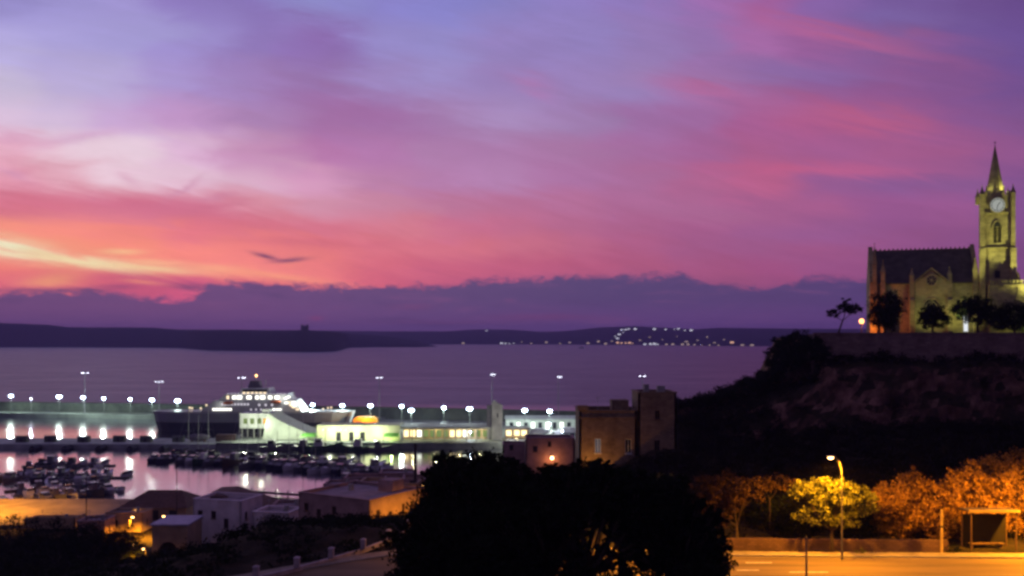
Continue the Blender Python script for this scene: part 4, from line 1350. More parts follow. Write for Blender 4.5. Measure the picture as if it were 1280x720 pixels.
# arch building with blue-lit roof
ab = thing('arched_building', 'small building with pale blue-lit roof and a dark arch below the quay lamps', 'building', (wx(212, 168), 168, 4))
xa, xb = wx(190, 168), wx(234, 168)
aw = MB()
aw.wall((xa, 168, 4), (1, 0, 0), xb - xa, wz(657, 168) - 4, .5, [(1.2, 4.6, 0, 3.4)])
aw.box(xa, xa + .5, 168.5, 176, 4, wz(657, 168)).box(xb - .5, xb, 168.5, 176, 4, wz(657, 168))
aw.build('wall', M_plaster2, ab)
sp_ = MB()
for q_ in range(8):
    t0, t1 = math.pi * q_ / 8, math.pi * (q_ + 1) / 8
    cx, cz, R_ = xa + 2.9, 7.4 - 1.7, 1.7
    sp_.add([(cx + R_ * math.cos(t0), 168.04, cz + R_ * math.sin(t0)), (cx + R_ * math.cos(t1), 168.04, cz + R_ * math.sin(t1)), (cx + R_ * math.cos(t1), 168.04, 7.4), (cx + R_ * math.cos(t0), 168.04, 7.4),
             (cx + R_ * math.cos(t0), 168.4, cz + R_ * math.sin(t0)), (cx + R_ * math.cos(t1), 168.4, cz + R_ * math.sin(t1)), (cx + R_ * math.cos(t1), 168.4, 7.4), (cx + R_ * math.cos(t0), 168.4, 7.4)],
            [(0, 1, 2, 3), (7, 6, 5, 4), (0, 4, 5, 1)])
sp_.build('arch', M_plaster2, ab)
MB().box(xa + .51, xb - .51, 172, 172.2, 4, wz(657, 168) - .3).build('back_wall', M_dark, ab)
MB().box(xa - .3, xb + .3, 167.7, 176.3, wz(657, 168) + .003, wz(657, 168) + .3).build('roof', mat('blue_lit_roof_felt', (.42, .40, .52), .7, .2, .6), ab)  # blue light falling on the roof is put into its colour
for i, (px_, Y_, w_, d_, pyt, m_, lab, ang_) in enumerate([
        (96, 188, 5.5, 6, 652, M_pink, 'small dark cabin beside the unlit thin pole on the near quay', .05),
        (132, 196, 8, 5, 641, M_plaster2, 'low ochre building lit orange between the dark trees and the boathouse', -.05),
        (316, 168, 7, 6, 640, M_plaster, 'small pale annex between the pale house and the flat roofed house', -.2),
        (340, 178, 6, 6, 633, M_pink, 'narrow brown house behind the boat shed roof', .1),
        (404, 214, 7, 7, 606, M_pink, 'dusky flat roofed house behind the left end of the flat roofed house', .0),
        (474, 226, 9, 7, 592, M_pink, 'brown waterside house left of the thick pole', .05),
        (30, 199, 11, 5, 650, M_plaster2, 'long low orange lit store on the near quay at far left', .0),
        (252, 196, 7, 6, 626, M_pink, 'brown house peeping over the pale house roof', .15)]):
    zb_ = 3.3 if px_ < 200 else gz0(wx(px_, Y_), Y_) - 1
    hh_ = block_house('house', lab, (wx(px_, Y_), Y_), ang_, w_, d_, zb_, wz(pyt, Y_), m_, M_flat, [(w_ * .2, 1.2, 1.0, 1.3), (w_ * .62, 1.2, 1.0, 1.3)], [(d_ * .4, 1.2, .9, 1.2)], .4)
    tk_ = MB()
    tk_.M = Matrix.Translation((wx(px_, Y_), Y_, wz(pyt, Y_))) @ Matrix.Rotation(ang_, 4, 'Z')
    tk_.tube([(w_ * .7, d_ * .6, -.4), (w_ * .7, d_ * .6, .7)], .45, 10)
    tk_.build('water_tank', M_conc, hh_)
    ar_ = MB()
    ar_.M = tk_.M
    ar_.tube([(w_ * .25, d_ * .5, -.4), (w_ * .25, d_ * .5, 1.9)], .035, 5).tube([(w_ * .25 - .5, d_ * .5, 1.6), (w_ * .25 + .5, d_ * .5, 1.6)], .03, 4)
    ar_.build('aerial', M_steel, hh_)
rx0 = MB()
rx0.M = Matrix.Translation((-34.2, 147.5, 12.5)) @ Matrix.Rotation(ang, 4, 'Z')
rx0.box(8.5, 11.5, 9.5, 12.5, 6.8, 8.9)
rx0.build('stair_head', M_pink, hb)
rx0 = MB()
rx0.M = Matrix.Translation((-34.2, 147.5, 12.5)) @ Matrix.Rotation(ang, 4, 'Z')
rx0.tube([(4, 8, 6.8), (4, 8, 8.0)], .5, 10)
rx0.build('water_tank', M_conc, hb)
# small houses left of stone house
h1 = block_house('house', 'dusky pink house with an orange lamp on its wall left of the stone house', (wx(657, 250), 250), 0, 13.2, 9, 6, wz(548, 250), M_pink, M_flat, [(2, 7.5, 1.2, 1.6), (6, 9, 1, 1.4)], [], .6)
MB().tube([(wx(690, 249), 250, 12.0), (wx(690, 249), 249, 12.2)], .06, 6).ball((wx(690, 249), 248.8, 12.0), .45).build('wall_lamp', emit('wall_lamp_glow', (1, .42, .18), 14), h1)
lamp('light', (wx(690, 249), 248, 11.6), 420, (1, .35, .1), .4, h1)
h2 = block_house('house', 'low dark red house between the concrete tower and the pink house', (wx(628, 262), 262), 0, 7, 8, 6, wz(556, 262), M_pink, M_flat, [(2, 6.5, 1.1, 1.5)])
h3 = block_house('house', 'small brown house touching the left side of the stone house', (wx(702, 262), 262), 0, 6, 8, 6, wz(553, 262), M_plaster2, M_flat, [(2, 6.5, 1.1, 1.5)])

# stone house with square tower
M_lit = emit('pale_window', (.75, .7, .78), .10)
HY = 148.0
hc = block_house('stone_house', 'tall stone house with parapet, lit orange from below, at the foot of the hill', (wx(724, HY), HY), 0, wx(796, HY) - wx(724, HY), 9, 17, wz(514, HY), M_stone, M_flat,
                 [(2.5, 9.2, 1.0, 2.3), (7.4, 9.1, 1.0, 2.3), (2.5, 3.6, 1.0, 2.0)], [], .9, lit={0: M_lit})
MB().box(wx(724, HY) - .3, wx(735, HY), HY - .3, HY + 1.4, wz(513, HY), wz(507, HY)).build('roof_block', M_stone, hc)
MB().box(wx(724, HY) - .15, wx(796, HY), HY - .18, HY - .003, wz(523, HY), wz(521, HY)).build('string_course', M_stone, hc)
MB().tube([(wx(735, HY), HY - .02, 21.6), (wx(735, HY), HY - .7, 21.8)], .05, 6).ball((wx(735, HY), HY - .8, 21.5), .25).build('wall_lamp', M_sod, hc)
lamp('light', (wx(735, HY), HY - 3.2, 21.6), 2600, (1, .42, .06), .3, hc)
lamp('light', (wx(766, HY), HY - 3.6, 20.8), 1100, (1, .42, .08), .3, hc)
ht = block_house('square_tower', 'plain square stone tower adjoining the stone house at the hillside', (wx(797, HY), HY - .5), 0, wx(845, HY) - wx(797, HY), 7.5, 18, wz(491, HY), M_stone, M_flat, [(2.6, 8.5, .9, 1.8), (2.7, 13.6, .8, 1.5), (1.0, 4.6, .9, 1.8)], [], .7)
for nm, pts2 in (('chimney', (1.2, 2.0, 1.0, 1.9, 1.3)), ('water_tank', (3.8, 5.0, 3.6, 4.8, .9))):
    X_ = wx(797, HY)
    MB().box(X_ + pts2[0], X_ + pts2[1], HY + pts2[2], HY + pts2[3], wz(491, HY) - .6, wz(491, HY) + pts2[4]).build(nm, M_conc, ht)
X_ = wx(740, HY)
MB().box(X_ + 3.6, X_ + 6.4, HY + 4, HY + 7, wz(514, HY) - .7, wz(514, HY) + 1.5).build('stair_head', M_stone, hc)
MB().tube([(X_ + 1.2, HY + 3, wz(514, HY) - .9), (X_ + 1.2, HY + 3, wz(514, HY) + 2.2)], .03, 5).tube([(X_ + .8, HY + 3, wz(514, HY) + 1.9), (X_ + 1.7, HY + 3, wz(514, HY) + 1.9)], .025, 4).build('aerial', M_steel, hc)

# ------------------------------------------------------------------ church
CYF = 180.0


def cx_(px_):
    return wx(px_, CYF)


def cz_(py_):
    return wz(py_, CYF)


ch = thing('church', 'floodlit neo-gothic stone church with clock tower and spire on the hilltop', 'church', (cx_(1160), CYF, 45.2))
CH0, CHR = Vector((cx_(1160), CYF, 45.2)), rad(-18)
CH1, CHS = Vector((82.1, 181.8, 45.2)), Vector((.92, .92, .985))


def chp(x_, y_, z_):                 # design point on the church -> where it stands once the church is turned
    v = Vector((x_, y_, z_)) - CH0
    v = Vector((v.x * CHS.x, v.y * CHS.y, v.z * CHS.z))
    v.rotate(Matrix.Rotation(CHR, 3, 'Z'))
    return v + CH1



zb = 45.0
xl, xr = cx_(1089), cx_(1227)
Rz = wz(310, 187)
# nave: south wall with tall windows
nw = [(2.2, 3.8, 3.2, 7.2), (17.0 - .2, 18.6, 3.2, 7.2)]
nv = MB().wall((xl, CYF, zb), (1, 0, 0), xr - xl, cz_(352) - zb, .5, nw)
nv.build('nave_wall', M_cstone, ch)
MB().wall((xr, CYF + 14, zb), (-1, 0, 0), xr - xl, cz_(352) - zb, .5).build('nave_wall', M_cstone, ch)
for w_ in nw:
    wo_ = MB().box(xl + w_[0], xl + w_[1], CYF + .3, CYF + .36, zb + w_[2], zb + w_[3]).build('window', M_glass, ch)
    MB().box(xl + (w_[0] + w_[1]) / 2 - .07, xl + (w_[0] + w_[1]) / 2 + .07, CYF + .2, CYF + .297, zb + w_[2], zb + w_[3]).build('tracery', M_cstone, wo_)
# gable ends
for (x0, x1) in ((xl - .4, xl + .5), (xr - 1.2, xr - .4)):
    MB().prismx([(CYF - .25, zb), (CYF + 14.25, zb), (CYF + 14.25, cz_(350)), (CYF + 7, Rz + .9), (CYF - .25, cz_(350))], x0, x1).build('gable_wall', M_cstone, ch)
# roof
MB().prismx([(CYF - .6, cz_(353)), (CYF - .6, cz_(352)), (CYF + 7, Rz), (CYF + 14.6, cz_(352)), (CYF + 14.6, cz_(353)), (CYF + 7, Rz - .4)], xl + .51, xr - 1.21).build('roof', M_croof, ch)
rc = MB()
for a in np.arange(xl + 1, xr - 1.4, .9):
    rc.prismy([(a, Rz - .03), (a + .5, Rz - .03), (a + .25, Rz + .55)], CYF + 6.9, CYF + 7.1)
rc.box(xl + .6, xr - 1.3, CYF + 6.88, CYF + 7.12, Rz - .06, Rz + .08)
rc.build('ridge_cresting', M_cstone, ch)
MB().box(xl + .51, xr - 1.21, CYF - .35, CYF - .003, cz_(354), cz_(352) + .1).build('cornice', M_cstone, ch)


def pinnacle(mb, x_, y_, z0, z1, w_=.45):
    zs = z0 + (z1 - z0) * .45
    mb.box(x_ - w_, x_ + w_, y_ - w_, y_ + w_, z0, zs)
    mb.add([(x_ - w_ * 1.2, y_ - w_ * 1.2, zs), (x_ + w_ * 1.2, y_ - w_ * 1.2, zs), (x_ + w_ * 1.2, y_ + w_ * 1.2, zs), (x_ - w_ * 1.2, y_ + w_ * 1.2, zs), (x_, y_, z1)], [(0, 1, 4), (1, 2, 4), (2, 3, 4), (3, 0, 4), (3, 2, 1, 0)])
    mb.ball((x_, y_, z1), w_ * .35, 6, 4)
    return mb


# buttresses with pinnacles
for a, top in ((1092, 300), (1103, 322), (1140, 334), (1187, 333), (1219, 322), (1231, 322)):
    X_ = cx_(a)
    b0 = MB()
    b0.prismx([(CYF - 1.7, zb), (CYF - .003, zb), (CYF - .003, cz_(350)), (CYF - .7, cz_(350)), (CYF - 1.0, cz_(372)), (CYF - 1.4, cz_(374))], X_ - .5, X_ + .5)
    pinnacle(b0, X_, CYF - .4, cz_(350) + .003, cz_(top), .42)
    b0.build('buttress', M_cstone, ch)
# transept gable with rose window and great pointed window
ga, gb = cx_(1144), cx_(1185)
gm = (ga + gb) / 2
tv = MB().prismy([(ga, cz_(356)), (gb, cz_(356)), (gb, cz_(352)), (gm, cz_(336)), (ga, cz_(352))], CYF - .8, CYF + 4)
tv.wall((ga, CYF - .8, zb), (1, 0, 0), gb - ga, cz_(356) - zb - .003, .7, [(gm - ga - 1.4, gm - ga + 1.4, 3.0, 7.2)])
tv.build('transept_wall', M_cstone, ch)
MB().tube([(gm, CYF - .98, cz_(349)), (gm, CYF - .803, cz_(349))], .95, 20).build('rose_window', M_glass, ch)
rsr = MB()
for q_ in range(20):
    a0, a1 = 2 * math.pi * q_ / 20, 2 * math.pi * (q_ + 1) / 20
    for R0, R1 in ((.97, 1.3),):
        rsr.add([(gm + R0 * math.cos(a0), CYF - 1.05, cz_(349) + R0 * math.sin(a0)), (gm + R1 * math.cos(a0), CYF - 1.05, cz_(349) + R1 * math.sin(a0)), (gm + R1 * math.cos(a1), CYF - 1.05, cz_(349) + R1 * math.sin(a1)), (gm + R0 * math.cos(a1), CYF - 1.05, cz_(349) + R0 * math.sin(a1)),
                 (gm + R0 * math.cos(a0), CYF - .803, cz_(349) + R0 * math.sin(a0)), (gm + R1 * math.cos(a0), CYF - .803, cz_(349) + R1 * math.sin(a0)), (gm + R1 * math.cos(a1), CYF - .803, cz_(349) + R1 * math.sin(a1)), (gm + R0 * math.cos(a1), CYF - .803, cz_(349) + R0 * math.sin(a1))],
                [(0, 1, 2, 3), (1, 5, 6, 2), (0, 3, 7, 4)])
for q_ in range(4):
    a0 = math.pi * q_ / 4
    rsr.tube([(gm - .95 * math.cos(a0), CYF - 1.03, cz_(349) - .95 * math.sin(a0)), (gm + .95 * math.cos(a0), CYF - 1.03, cz_(349) + .95 * math.sin(a0))], .05, 4)
rsr.build('rose_tracery', M_cstone, ch)
MB().prismy([(ga - .4, cz_(353)), (gm, cz_(334.5)), (gb + .4, cz_(353)), (gb + .4, cz_(351)), (gm, cz_(332.5)), (ga - .4, cz_(351))], CYF - 1.1, CYF - .803).build('gable_coping', M_cstone, ch)
MB().prismy([(ga - .2, cz_(351.5)), (gm, cz_(335)), (gb + .2, cz_(351.5)), (gb + .2, cz_(350.8)), (gm, cz_(334.2)), (ga - .2, cz_(350.8))], CYF - .7, CYF + 5.5).build('transept_roof', M_croof, ch)


def pointed(cx0, w_, z0, zspring, rise, y_, dpth, mname, m_):
    pts = [(cx0 - w_, z0), (cx0 + w_, z0), (cx0 + w_, zspring)]
    for q_ in (.25, .5, .75):
        pts.append((cx0 + w_ * (1 - q_) ** .6, zspring + rise * q_ ** .9))
    pts.append((cx0, zspring + rise))
    for q_ in (.75, .5, .25):
        pts.append((cx0 - w_ * (1 - q_) ** .6, zspring + rise * q_ ** .9))
    pts.append((cx0 - w_, zspring))
    return MB().prismy(pts, y_, y_ + dpth).build(mname, m_, ch)


pw = MB().box(gm - 1.4, gm + 1.4, CYF - .5, CYF - .45, zb + 3.0, zb + 7.2).build('great_window', M_glass, ch)
tr = MB()
for dx in (-.45, .45):
    tr.box(gm + dx - .06, gm + dx + .06, CYF - .62, CYF - .503, zb + 3, zb + 5.8)
tr.tube([(gm - 1.3, CYF - .56, zb + 5.4), (gm - .9, CYF - .56, zb + 6.4), (gm, CYF - .56, zb + 7.1), (gm + .9, CYF - .56, zb + 6.4), (gm + 1.3, CYF - .56, zb + 5.4)], .12, 5)
tr.tube([(gm - .45, CYF - .56, zb + 5.8), (gm - .1, CYF - .56, zb + 6.6), (gm + .5, CYF - .56, zb + 6.9)], .08, 5).tube([(gm + .45, CYF - .56, zb + 5.8), (gm + .1, CYF - .56, zb + 6.6), (gm - .5, CYF - .56, zb + 6.9)], .08, 5)
tr.build('tracery', M_cstone, pw)
hd_ = MB()
for q_ in np.linspace(0, 1, 12)[:-1]:
    a0, a1 = math.pi * q_, math.pi * (q_ + 1 / 11)
    hd_.tube([(gm + 1.7 * math.cos(a0), CYF - .9, zb + 5.6 + 1.9 * math.sin(a0)), (gm + 1.7 * math.cos(a1), CYF - .9, zb + 5.6 + 1.9 * math.sin(a1))], .14, 5)
hd_.build('hood_mould', M_cstone, ch)
# tower
ta, tb = cx_(1228), cx_(1262)
tm = (ta + tb) / 2
TYF = CYF - 1.0
tD = tb - ta
zt_ = wz(243, TYF)
bz0, bz1 = wz(303, TYF) - zb, wz(283, TYF) - zb
tw_ = MB().wall((ta, TYF, zb), (1, 0, 0), tD, zt_ - zb, .6, [(tm - ta - .75, tm - ta + .75, bz0, bz1)])
tw_.wall((tb, TYF + .6, zb), (0, 1, 0), tD - 1.2, zt_ - zb, .6)
tw_.wall((tb, TYF + tD, zb), (-1, 0, 0), tD, zt_ - zb, .6)
tw_.wall((ta, TYF + tD - .6, zb), (0, -1, 0), tD - 1.2, zt_ - zb, .6)
two = tw_.build('tower', M_cstone, ch)
bf = MB().box(tm - .75, tm + .75, TYF + .5, TYF + .58, zb + bz0, zb + bz1).build('belfry_opening', M_dark, ch)
pr = MB()
for q_ in range(8):
    a0, a1 = math.pi * q_ / 8, math.pi * (q_ + 1) / 8
    zz = zb + bz1
    pr.tube([(tm + .95 * math.cos(a0), TYF - .06, zz - .3 + 1.5 * math.sin(a0)), (tm + .95 * math.cos(a1), TYF - .06, zz - .3 + 1.5 * math.sin(a1))], .13, 5)
pr.build('belfry_hood', M_cstone, two)
MB().prismy([(tm - .74, zb + bz1 + .003), (tm + .74, zb + bz1 + .003), (tm + .5, zb + bz1 + .7), (tm, zb + bz1 + 1.15), (tm - .5, zb + bz1 + .7)], TYF - .03, TYF - .004).build('arch_head', M_dark, two)
lv = MB()
for q_ in np.arange(bz0 + .3, bz1 - .2, .45):
    lv.box(tm - .74, tm + .74, TYF + .25, TYF + .48, zb + q_, zb + q_ + .08)
lv.box(tm - .06, tm + .06, TYF + .12, TYF + .24, zb + bz0, zb + bz1)
lv.build('louvre', M_cstone, bf)
for py_ in (309, 350, 265):
    MB().box(ta - .25, tb + .25, TYF - .25, TYF - .003, wz(py_ + 1.5, TYF), wz(py_ - .5, TYF)).box(tb + .003, tb + .25, TYF, TYF + tD, wz(py_ + 1.5, TYF), wz(py_ - .5, TYF)).build('string_course', M_cstone, ch)
MB().tube([(tm, TYF - .06, wz(328, TYF)), (tm, TYF - .003, wz(328, TYF))], 1.15, 20).build('roundel', M_cstone, ch)
MB().box(tm - .5, tm + .5, TYF - .1, TYF - .003, wz(347, TYF), wz(338, TYF)).build('window', M_dark, ch)
# corner buttresses of the tower
for X_ in (ta - .25, tb + .25):
    b0 = MB()
    b0.box(X_ - .55, X_ + .55, TYF - .7, TYF - .26, zb, wz(310, TYF)).box(X_ - .4, X_ + .4, TYF - .5, TYF - .26, wz(310, TYF), wz(250, TYF))
    pinnacle(b0, X_, TYF - .1, wz(250, TYF), wz(231, TYF), .42)
    b0.build('corner_buttress', M_cstone, ch)
    b0 = MB()
    pinnacle(b0, X_, TYF + tD, wz(250, TYF), wz(231, TYF), .42)
    b0.build('corner_pinnacle', M_cstone, ch)
st_ = MB()
for q_, (a, t_) in enumerate([(1266, 330), (1270, 345)]):
    st_.box(cx_(a) - .35, cx_(a) + .35, TYF + .1, TYF + 1.8, zb, cz_(t_))
    pinnacle(st_, cx_(a), TYF + .8, cz_(t_), cz_(t_ - 5), .3)
st_.build('stepped_buttress', M_cstone, ch)
# parapet and spire
pp = MB()
for q_ in range(5):
    X_ = ta + .5 + q_ * (tD - 1) / 4
    pp.box(X_ - .32, X_ + .32, TYF - .05, TYF + .25, zt_ + .003, zt_ + .8)
pp.build('parapet', M_cstone, ch)
spz = wz(181, TYF + 2.6)
rb_ = 2.0
sc_ = (tm, TYF + tD / 2)
spv = [(sc_[0] + rb_ * math.cos(math.pi / 8 + k_ * math.pi / 4), sc_[1] + rb_ * math.sin(math.pi / 8 + k_ * math.pi / 4), zt_ - .5) for k_ in range(8)] + [(sc_[0] + .07 * math.cos(math.pi / 8 + k_ * math.pi / 4), sc_[1] + .07 * math.sin(math.pi / 8 + k_ * math.pi / 4), spz) for k_ in range(8)]
spm = MB().add(spv, [(k_, (k_ + 1) % 8, 8 + (k_ + 1) % 8, 8 + k_) for k_ in range(8)] + [tuple(range(8, 16))])
spo = spm.build('spire', M_cstone, ch)
MB().box(ta + .4, tb - .4, TYF + .6, TYF + tD - .6, zt_ - .6, zt_ - .3).build('tower_roof', M_croof, ch)
lc = MB()
for k_ in range(4):
    a0 = math.pi / 2 * k_ + math.pi / 2
    lc.add([(sc_[0] + 1.95 * math.cos(a0) - .4 * math.sin(a0), sc_[1] + 1.95 * math.sin(a0) + .4 * math.cos(a0), zt_ - .2), (sc_[0] + 1.95 * math.cos(a0) + .4 * math.sin(a0), sc_[1] + 1.95 * math.sin(a0) - .4 * math.cos(a0), zt_ - .2), (sc_[0] + 1.7 * math.cos(a0), sc_[1] + 1.7 * math.sin(a0), zt_ + 2.2), (sc_[0], sc_[1], zt_ + 2.2)], [(0, 1, 2), (0, 2, 3), (1, 3, 2)])
lc.build('lucarne', M_cstone, spo)
fin = MB().tube([(sc_[0], sc_[1], spz), (sc_[0], sc_[1], spz + .9)], .05, 5).box(sc_[0] - .3, sc_[0] + .3, sc_[1] - .04, sc_[1] + .04, spz + .5, spz + .6)
fin.build('cross', M_dark, spo)
# clock
czc = wz(255.5, TYF - .4)
ck = MB().tube([(tm, TYF - .38, czc), (tm, TYF - .10, czc)], 1.38, 32).build('clock_face', emit('clock_face_lit', (.80, .84, .78), .42), ch)
ckr = MB()
for q_ in range(12):
    a0 = math.pi * 2 * q_ / 12
    ckr.tube([(tm + 1.0 * math.cos(a0), TYF - .42, czc + 1.0 * math.sin(a0)), (tm + 1.3 * math.cos(a0), TYF - .42, czc + 1.3 * math.sin(a0))], .07, 4)
rg_ = [(tm + 1.12 * math.cos(t), TYF - .42, czc + 1.12 * math.sin(t)) for t in np.linspace(0, 2 * math.pi, 33)]
ckr.tube(rg_, .045, 4).build('numeral_ring', mat('clock_grey', (.10, .10, .10), .8), ck)
MB().tube([(tm, TYF - .45, czc), (tm + .5, TYF - .45, czc + .55)], .07, 5).tube([(tm, TYF - .45, czc), (tm - .2, TYF - .45, czc - 1.0)], .06, 5).build('clock_hand', M_dark, ck)
MB().tube([(tm, TYF - .34, czc), (tm, TYF - .09, czc)], 1.6, 32).build('clock_surround', M_cstone, ch)
# lower aisle to the right with pierced parapet
al = MB().box(cx_(1233), cx_(1277), CYF - 3.2, CYF - 1.8, zb, cz_(356))
al.box(cx_(1281), cx_(1400), CYF - 2.6, CYF + 8, zb, cz_(360))
al.build('aisle_wall', M_cstone, ch)
ap = MB()
for a in np.arange(cx_(1234), cx_(1276), .7):
    ap.box(a, a + .4, CYF - 3.2, CYF - 2.9, cz_(356) + .003, cz_(351))
ap.box(cx_(1232.5), cx_(1277.5), CYF - 3.4, CYF - 3.203, cz_(358), cz_(356.5))
ap.build('aisle_parapet', M_cstone, ch)
MB().box(cx_(1205), cx_(1210), CYF - .3, CYF - .06, zb + .9, zb + 4.0).build('lit_doorway', emit('doorway_white', (.9, .95, 1.0), .9), ch)

ch.location = CH1
ch.rotation_euler = (0, 0, CHR)
ch.scale = CHS
# church floodlights (real fittings on the terrace)
CFL = (0.98, 0.96, 0.28)
fl0 = None
for i, (dx, dy, aim, pw_, ss_, lab) in enumerate([
        (25.0, -9.5, (tm, TYF, 76), 48000, 75, 'ground floodlight aimed up the clock tower, right of the trees'),
        (3.5, -9.0, (tm, TYF, 77), 36000, 46, 'ground floodlight aimed at the spire between dark trees'),
        (6.5, -6.0, (cx_(1205), CYF, 52), 900, 120, 'ground floodlight below the nave beside the tower'),
        (0.5, -6.5, (gm, CYF, 53), 900, 120, 'ground floodlight below the rose window gable'),
        (18.5, -8.0, (cx_(1255), CYF - 3, 50), 1000, 110, 'ground floodlight below the aisle at the right edge')]):
    P_ = chp(CH0.x + dx, CH0.y + dy, 45.2)
    r = thing('ground_floodlight', lab, 'floodlight', P_, 'ground floodlights round the church')
    MB().box(-.3, .3, -.1, .25, .15, .6).box(-.05, .05, -.05, .05, 0, .15).build('housing', M_dark, r, True)
    MB().box(-.25, .25, .253, .28, .2, .55).build('lens', emit('flood_lens', CFL, 8), r, True)
    lamp('light', (P_.x, P_.y + .6, 45.7), pw_, CFL, .25, r, ss_, chp(*aim)).data.spot_blend = 1.0
for dx_ in (-1.9, 1.9):  # unseen pair added behind the parapet to brighten the spire
    P_ = chp(tm + dx_, TYF + .75, zt_ + .35)
    r = thing('added_roof_floodlight', 'added unseen floodlight on the clock tower roof at the %s foot of the spire' % ('left' if dx_ < 0 else 'right'), 'floodlight', P_, 'added spire floodlights')
    MB().box(-.15, .15, -.12, .12, 0, .25).build('housing', M_dark, r, True)
    MB().box(-.12, .12, -.1, .1, .253, .27).build('lens', emit('flood_lens', CFL, 8), r, True)
    lamp('light', (P_.x, P_.y - .1, P_.z + .5), 420 if dx_ > 0 else 120, CFL, .1, r, 110, chp(tm, TYF + 2.0, zt_ + 5))
# orange lamp at the left corner
Lx, Ly = wx(1077, 182.6), 182.6
r = thing('terrace_lamp', 'very bright orange lamp on a short post at the church left corner', 'lamp', (Lx, Ly, 45.1))
lz = wz(402, Ly) - 45.1
MB().tube([(0, 0, 0), (0, 0, lz - .3)], .08, 8).build('pole', M_dark, r, True)
MB().tube([(0, 0, lz - .48), (0, 0, lz - .4)], .3, 10).tube([(0, 0, lz + .56), (0, 0, lz + .66)], [.25, .1], 10).build('lamp_cap', M_dark, r, True)
MB().ball((0, 0, lz + .08), .5).build('lens', emit('terrace_orange', (1.0, .40, .12), 4.5), r, True)
lamp('light', (Lx + .1, Ly - .7, 45.1 + lz), 1900, (1, .22, .02), .15, r)

# terrace retaining wall
tw2 = MB()
pts_ = [(53.5, 163.2), (62, 163.0), (80, 162.6), (110, 162.2), (160, 162)]
for (ax, ay), (bx, by) in zip(pts_[:-1], pts_[1:]):
    tw2.prism([(ax, ay), (bx, by), (bx, by + 3.2), (ax, ay + 3.2)], 38.5, 45.35)
    tw2.prism([(ax, ay - .15), (bx, by - .15), (bx, by + .5), (ax, ay + .5)], 45.353, 45.6)
tag(tw2.build('retaining_wall', blockwork('dusky_retaining_stone', (.26, .18, .17), .9, .4)), 'long stone retaining wall under the church terrace', 'wall')


# ------------------------------------------------------------------ roads
def strip(name, centre, off0, off1, z0, z1, m_, kind='structure', ts=(0, 1)):
    C_ = np.array(centre, float)
    # resample smoothly
    s_ = np.concatenate([[0], np.cumsum(np.hypot(*np.diff(C_, axis=0).T))])
    q_ = np.linspace(s_[-1] * ts[0], s_[-1] * ts[1], 80)
    P = np.stack([np.interp(q_, s_, C_[:, 0]), np.interp(q_, s_, C_[:, 1])], 1)
    for _ in range(4):
        P[1:-1] = (P[:-2] + 2 * P[1:-1] + P[2:]) / 4
    T = np.gradient(P, axis=0)
    T /= np.linalg.norm(T, axis=1)[:, None]
    Nn = np.stack([-T[:, 1], T[:, 0]], 1)
    a = P + Nn * off0
    b__ = P + Nn * off1
    vs, fs = [], []
    for i in range(len(P)):
        q1, q2 = float(zr(a[i, 0])), float(zr(b__[i, 0]))
        vs += [(a[i, 0], a[i, 1], z0 + q1), (b__[i, 0], b__[i, 1], z0 + q2), (b__[i, 0], b__[i, 1], z1 + q2), (a[i, 0], a[i, 1], z1 + q1)]
    for i in range(len(P) - 1):
        for j in range(4):
            fs.append((i * 4 + j, i * 4 + (j + 1) % 4, i * 4 + 4 + (j + 1) % 4, i * 4 + 4 + j))
    fs += [(3, 2, 1, 0), tuple(len(vs) - 4 + j for j in range(4))]
    o = MB().add(vs, fs).build(name, m_)
    if kind:
        tag(o, kind=kind)
    return o


strip('road', ROAD, -4.3, 4.3, 24.6, 25.0, M_asph)
strip('pavement', ROAD, 4.45, 6.0, 24.6, 25.12, M_pave)
strip('kerb', ROAD, 4.302, 4.448, 24.6, 25.14, M_conc)
strip('verge_pavement', ROAD, -5.6, -4.302, 24.6, 25.12, M_pave)
mk = MB()
for x0, y0, w_ in ((21.5, 84.6, 2.4), (24.5, 81.2, 3.4), (20.0, 81.9, 2.0), (49.5, 80.6, 2.2), (18.2, 84.9, 1.5)):
    mk.box(x0, x0 + w_, y0 - .09, y0 + .09, 24.155, 24.159)
mk.box(37, 46.5, 78.0, 78.2, 24.155, 24.159)
tag(mk.build('road_markings', M_paint), kind='structure')
# low wall behind the road and parapet on the left bend
lw_ = MB()
wp = [(17, 89.7), (25, 89.3), (40, 88.7), (42, 88.6)]
for (ax, ay), (bx, by) in zip(wp[:-1], wp[1:]):
    lw_.prism([(ax, ay), (bx, by), (bx, by + .4), (ax, ay + .4)], 23.6, 25.3)
tag(lw_.build('roadside_wall', blockwork('roadside_rubble', (.22, .13, .09), .5, .22)), 'low rubble wall along the back of the lit road', 'wall')
par = thing('parapet_wall', 'low pale parapet with square posts along the dark road bend', 'parapet', (-14, 82, 25))
PP = [(320, 722, 75), (371, 712, 78), (414, 703.5, 81.5), (454, 696, 85), (486, 687, 89), (512, 677, 94)]
PW = [(wx(a, Y_), Y_) for a, b_, Y_ in PP]
pl = MB()
for (ax, ay), (bx, by) in zip([(-27, 70.5)] + PW[:-1], PW):
    pl.prism([(ax, ay), (bx, by), (bx - .12, by + .25), (ax - .12, ay + .25)], 24.5, 25.35)
M_par = mat('parapet_limewash', (.42, .36, .38), .9, .3, 1.2)
pl.build('low_wall', M_par, par)
for (ax, ay) in PW:
    q_ = MB().box(ax - .22, ax + .22, ay - .2, ay + .25, 25.353, 26.2)
    q_.add([(ax - .27, ay - .25, 26.2), (ax + .27, ay - .25, 26.2), (ax + .27, ay + .3, 26.2), (ax - .27, ay + .3, 26.2), (ax, ay, 26.35)], [(0, 1, 4), (1, 2, 4), (2, 3, 4), (3, 0, 4), (3, 2, 1, 0)])
    q_.build('post', M_par, par)

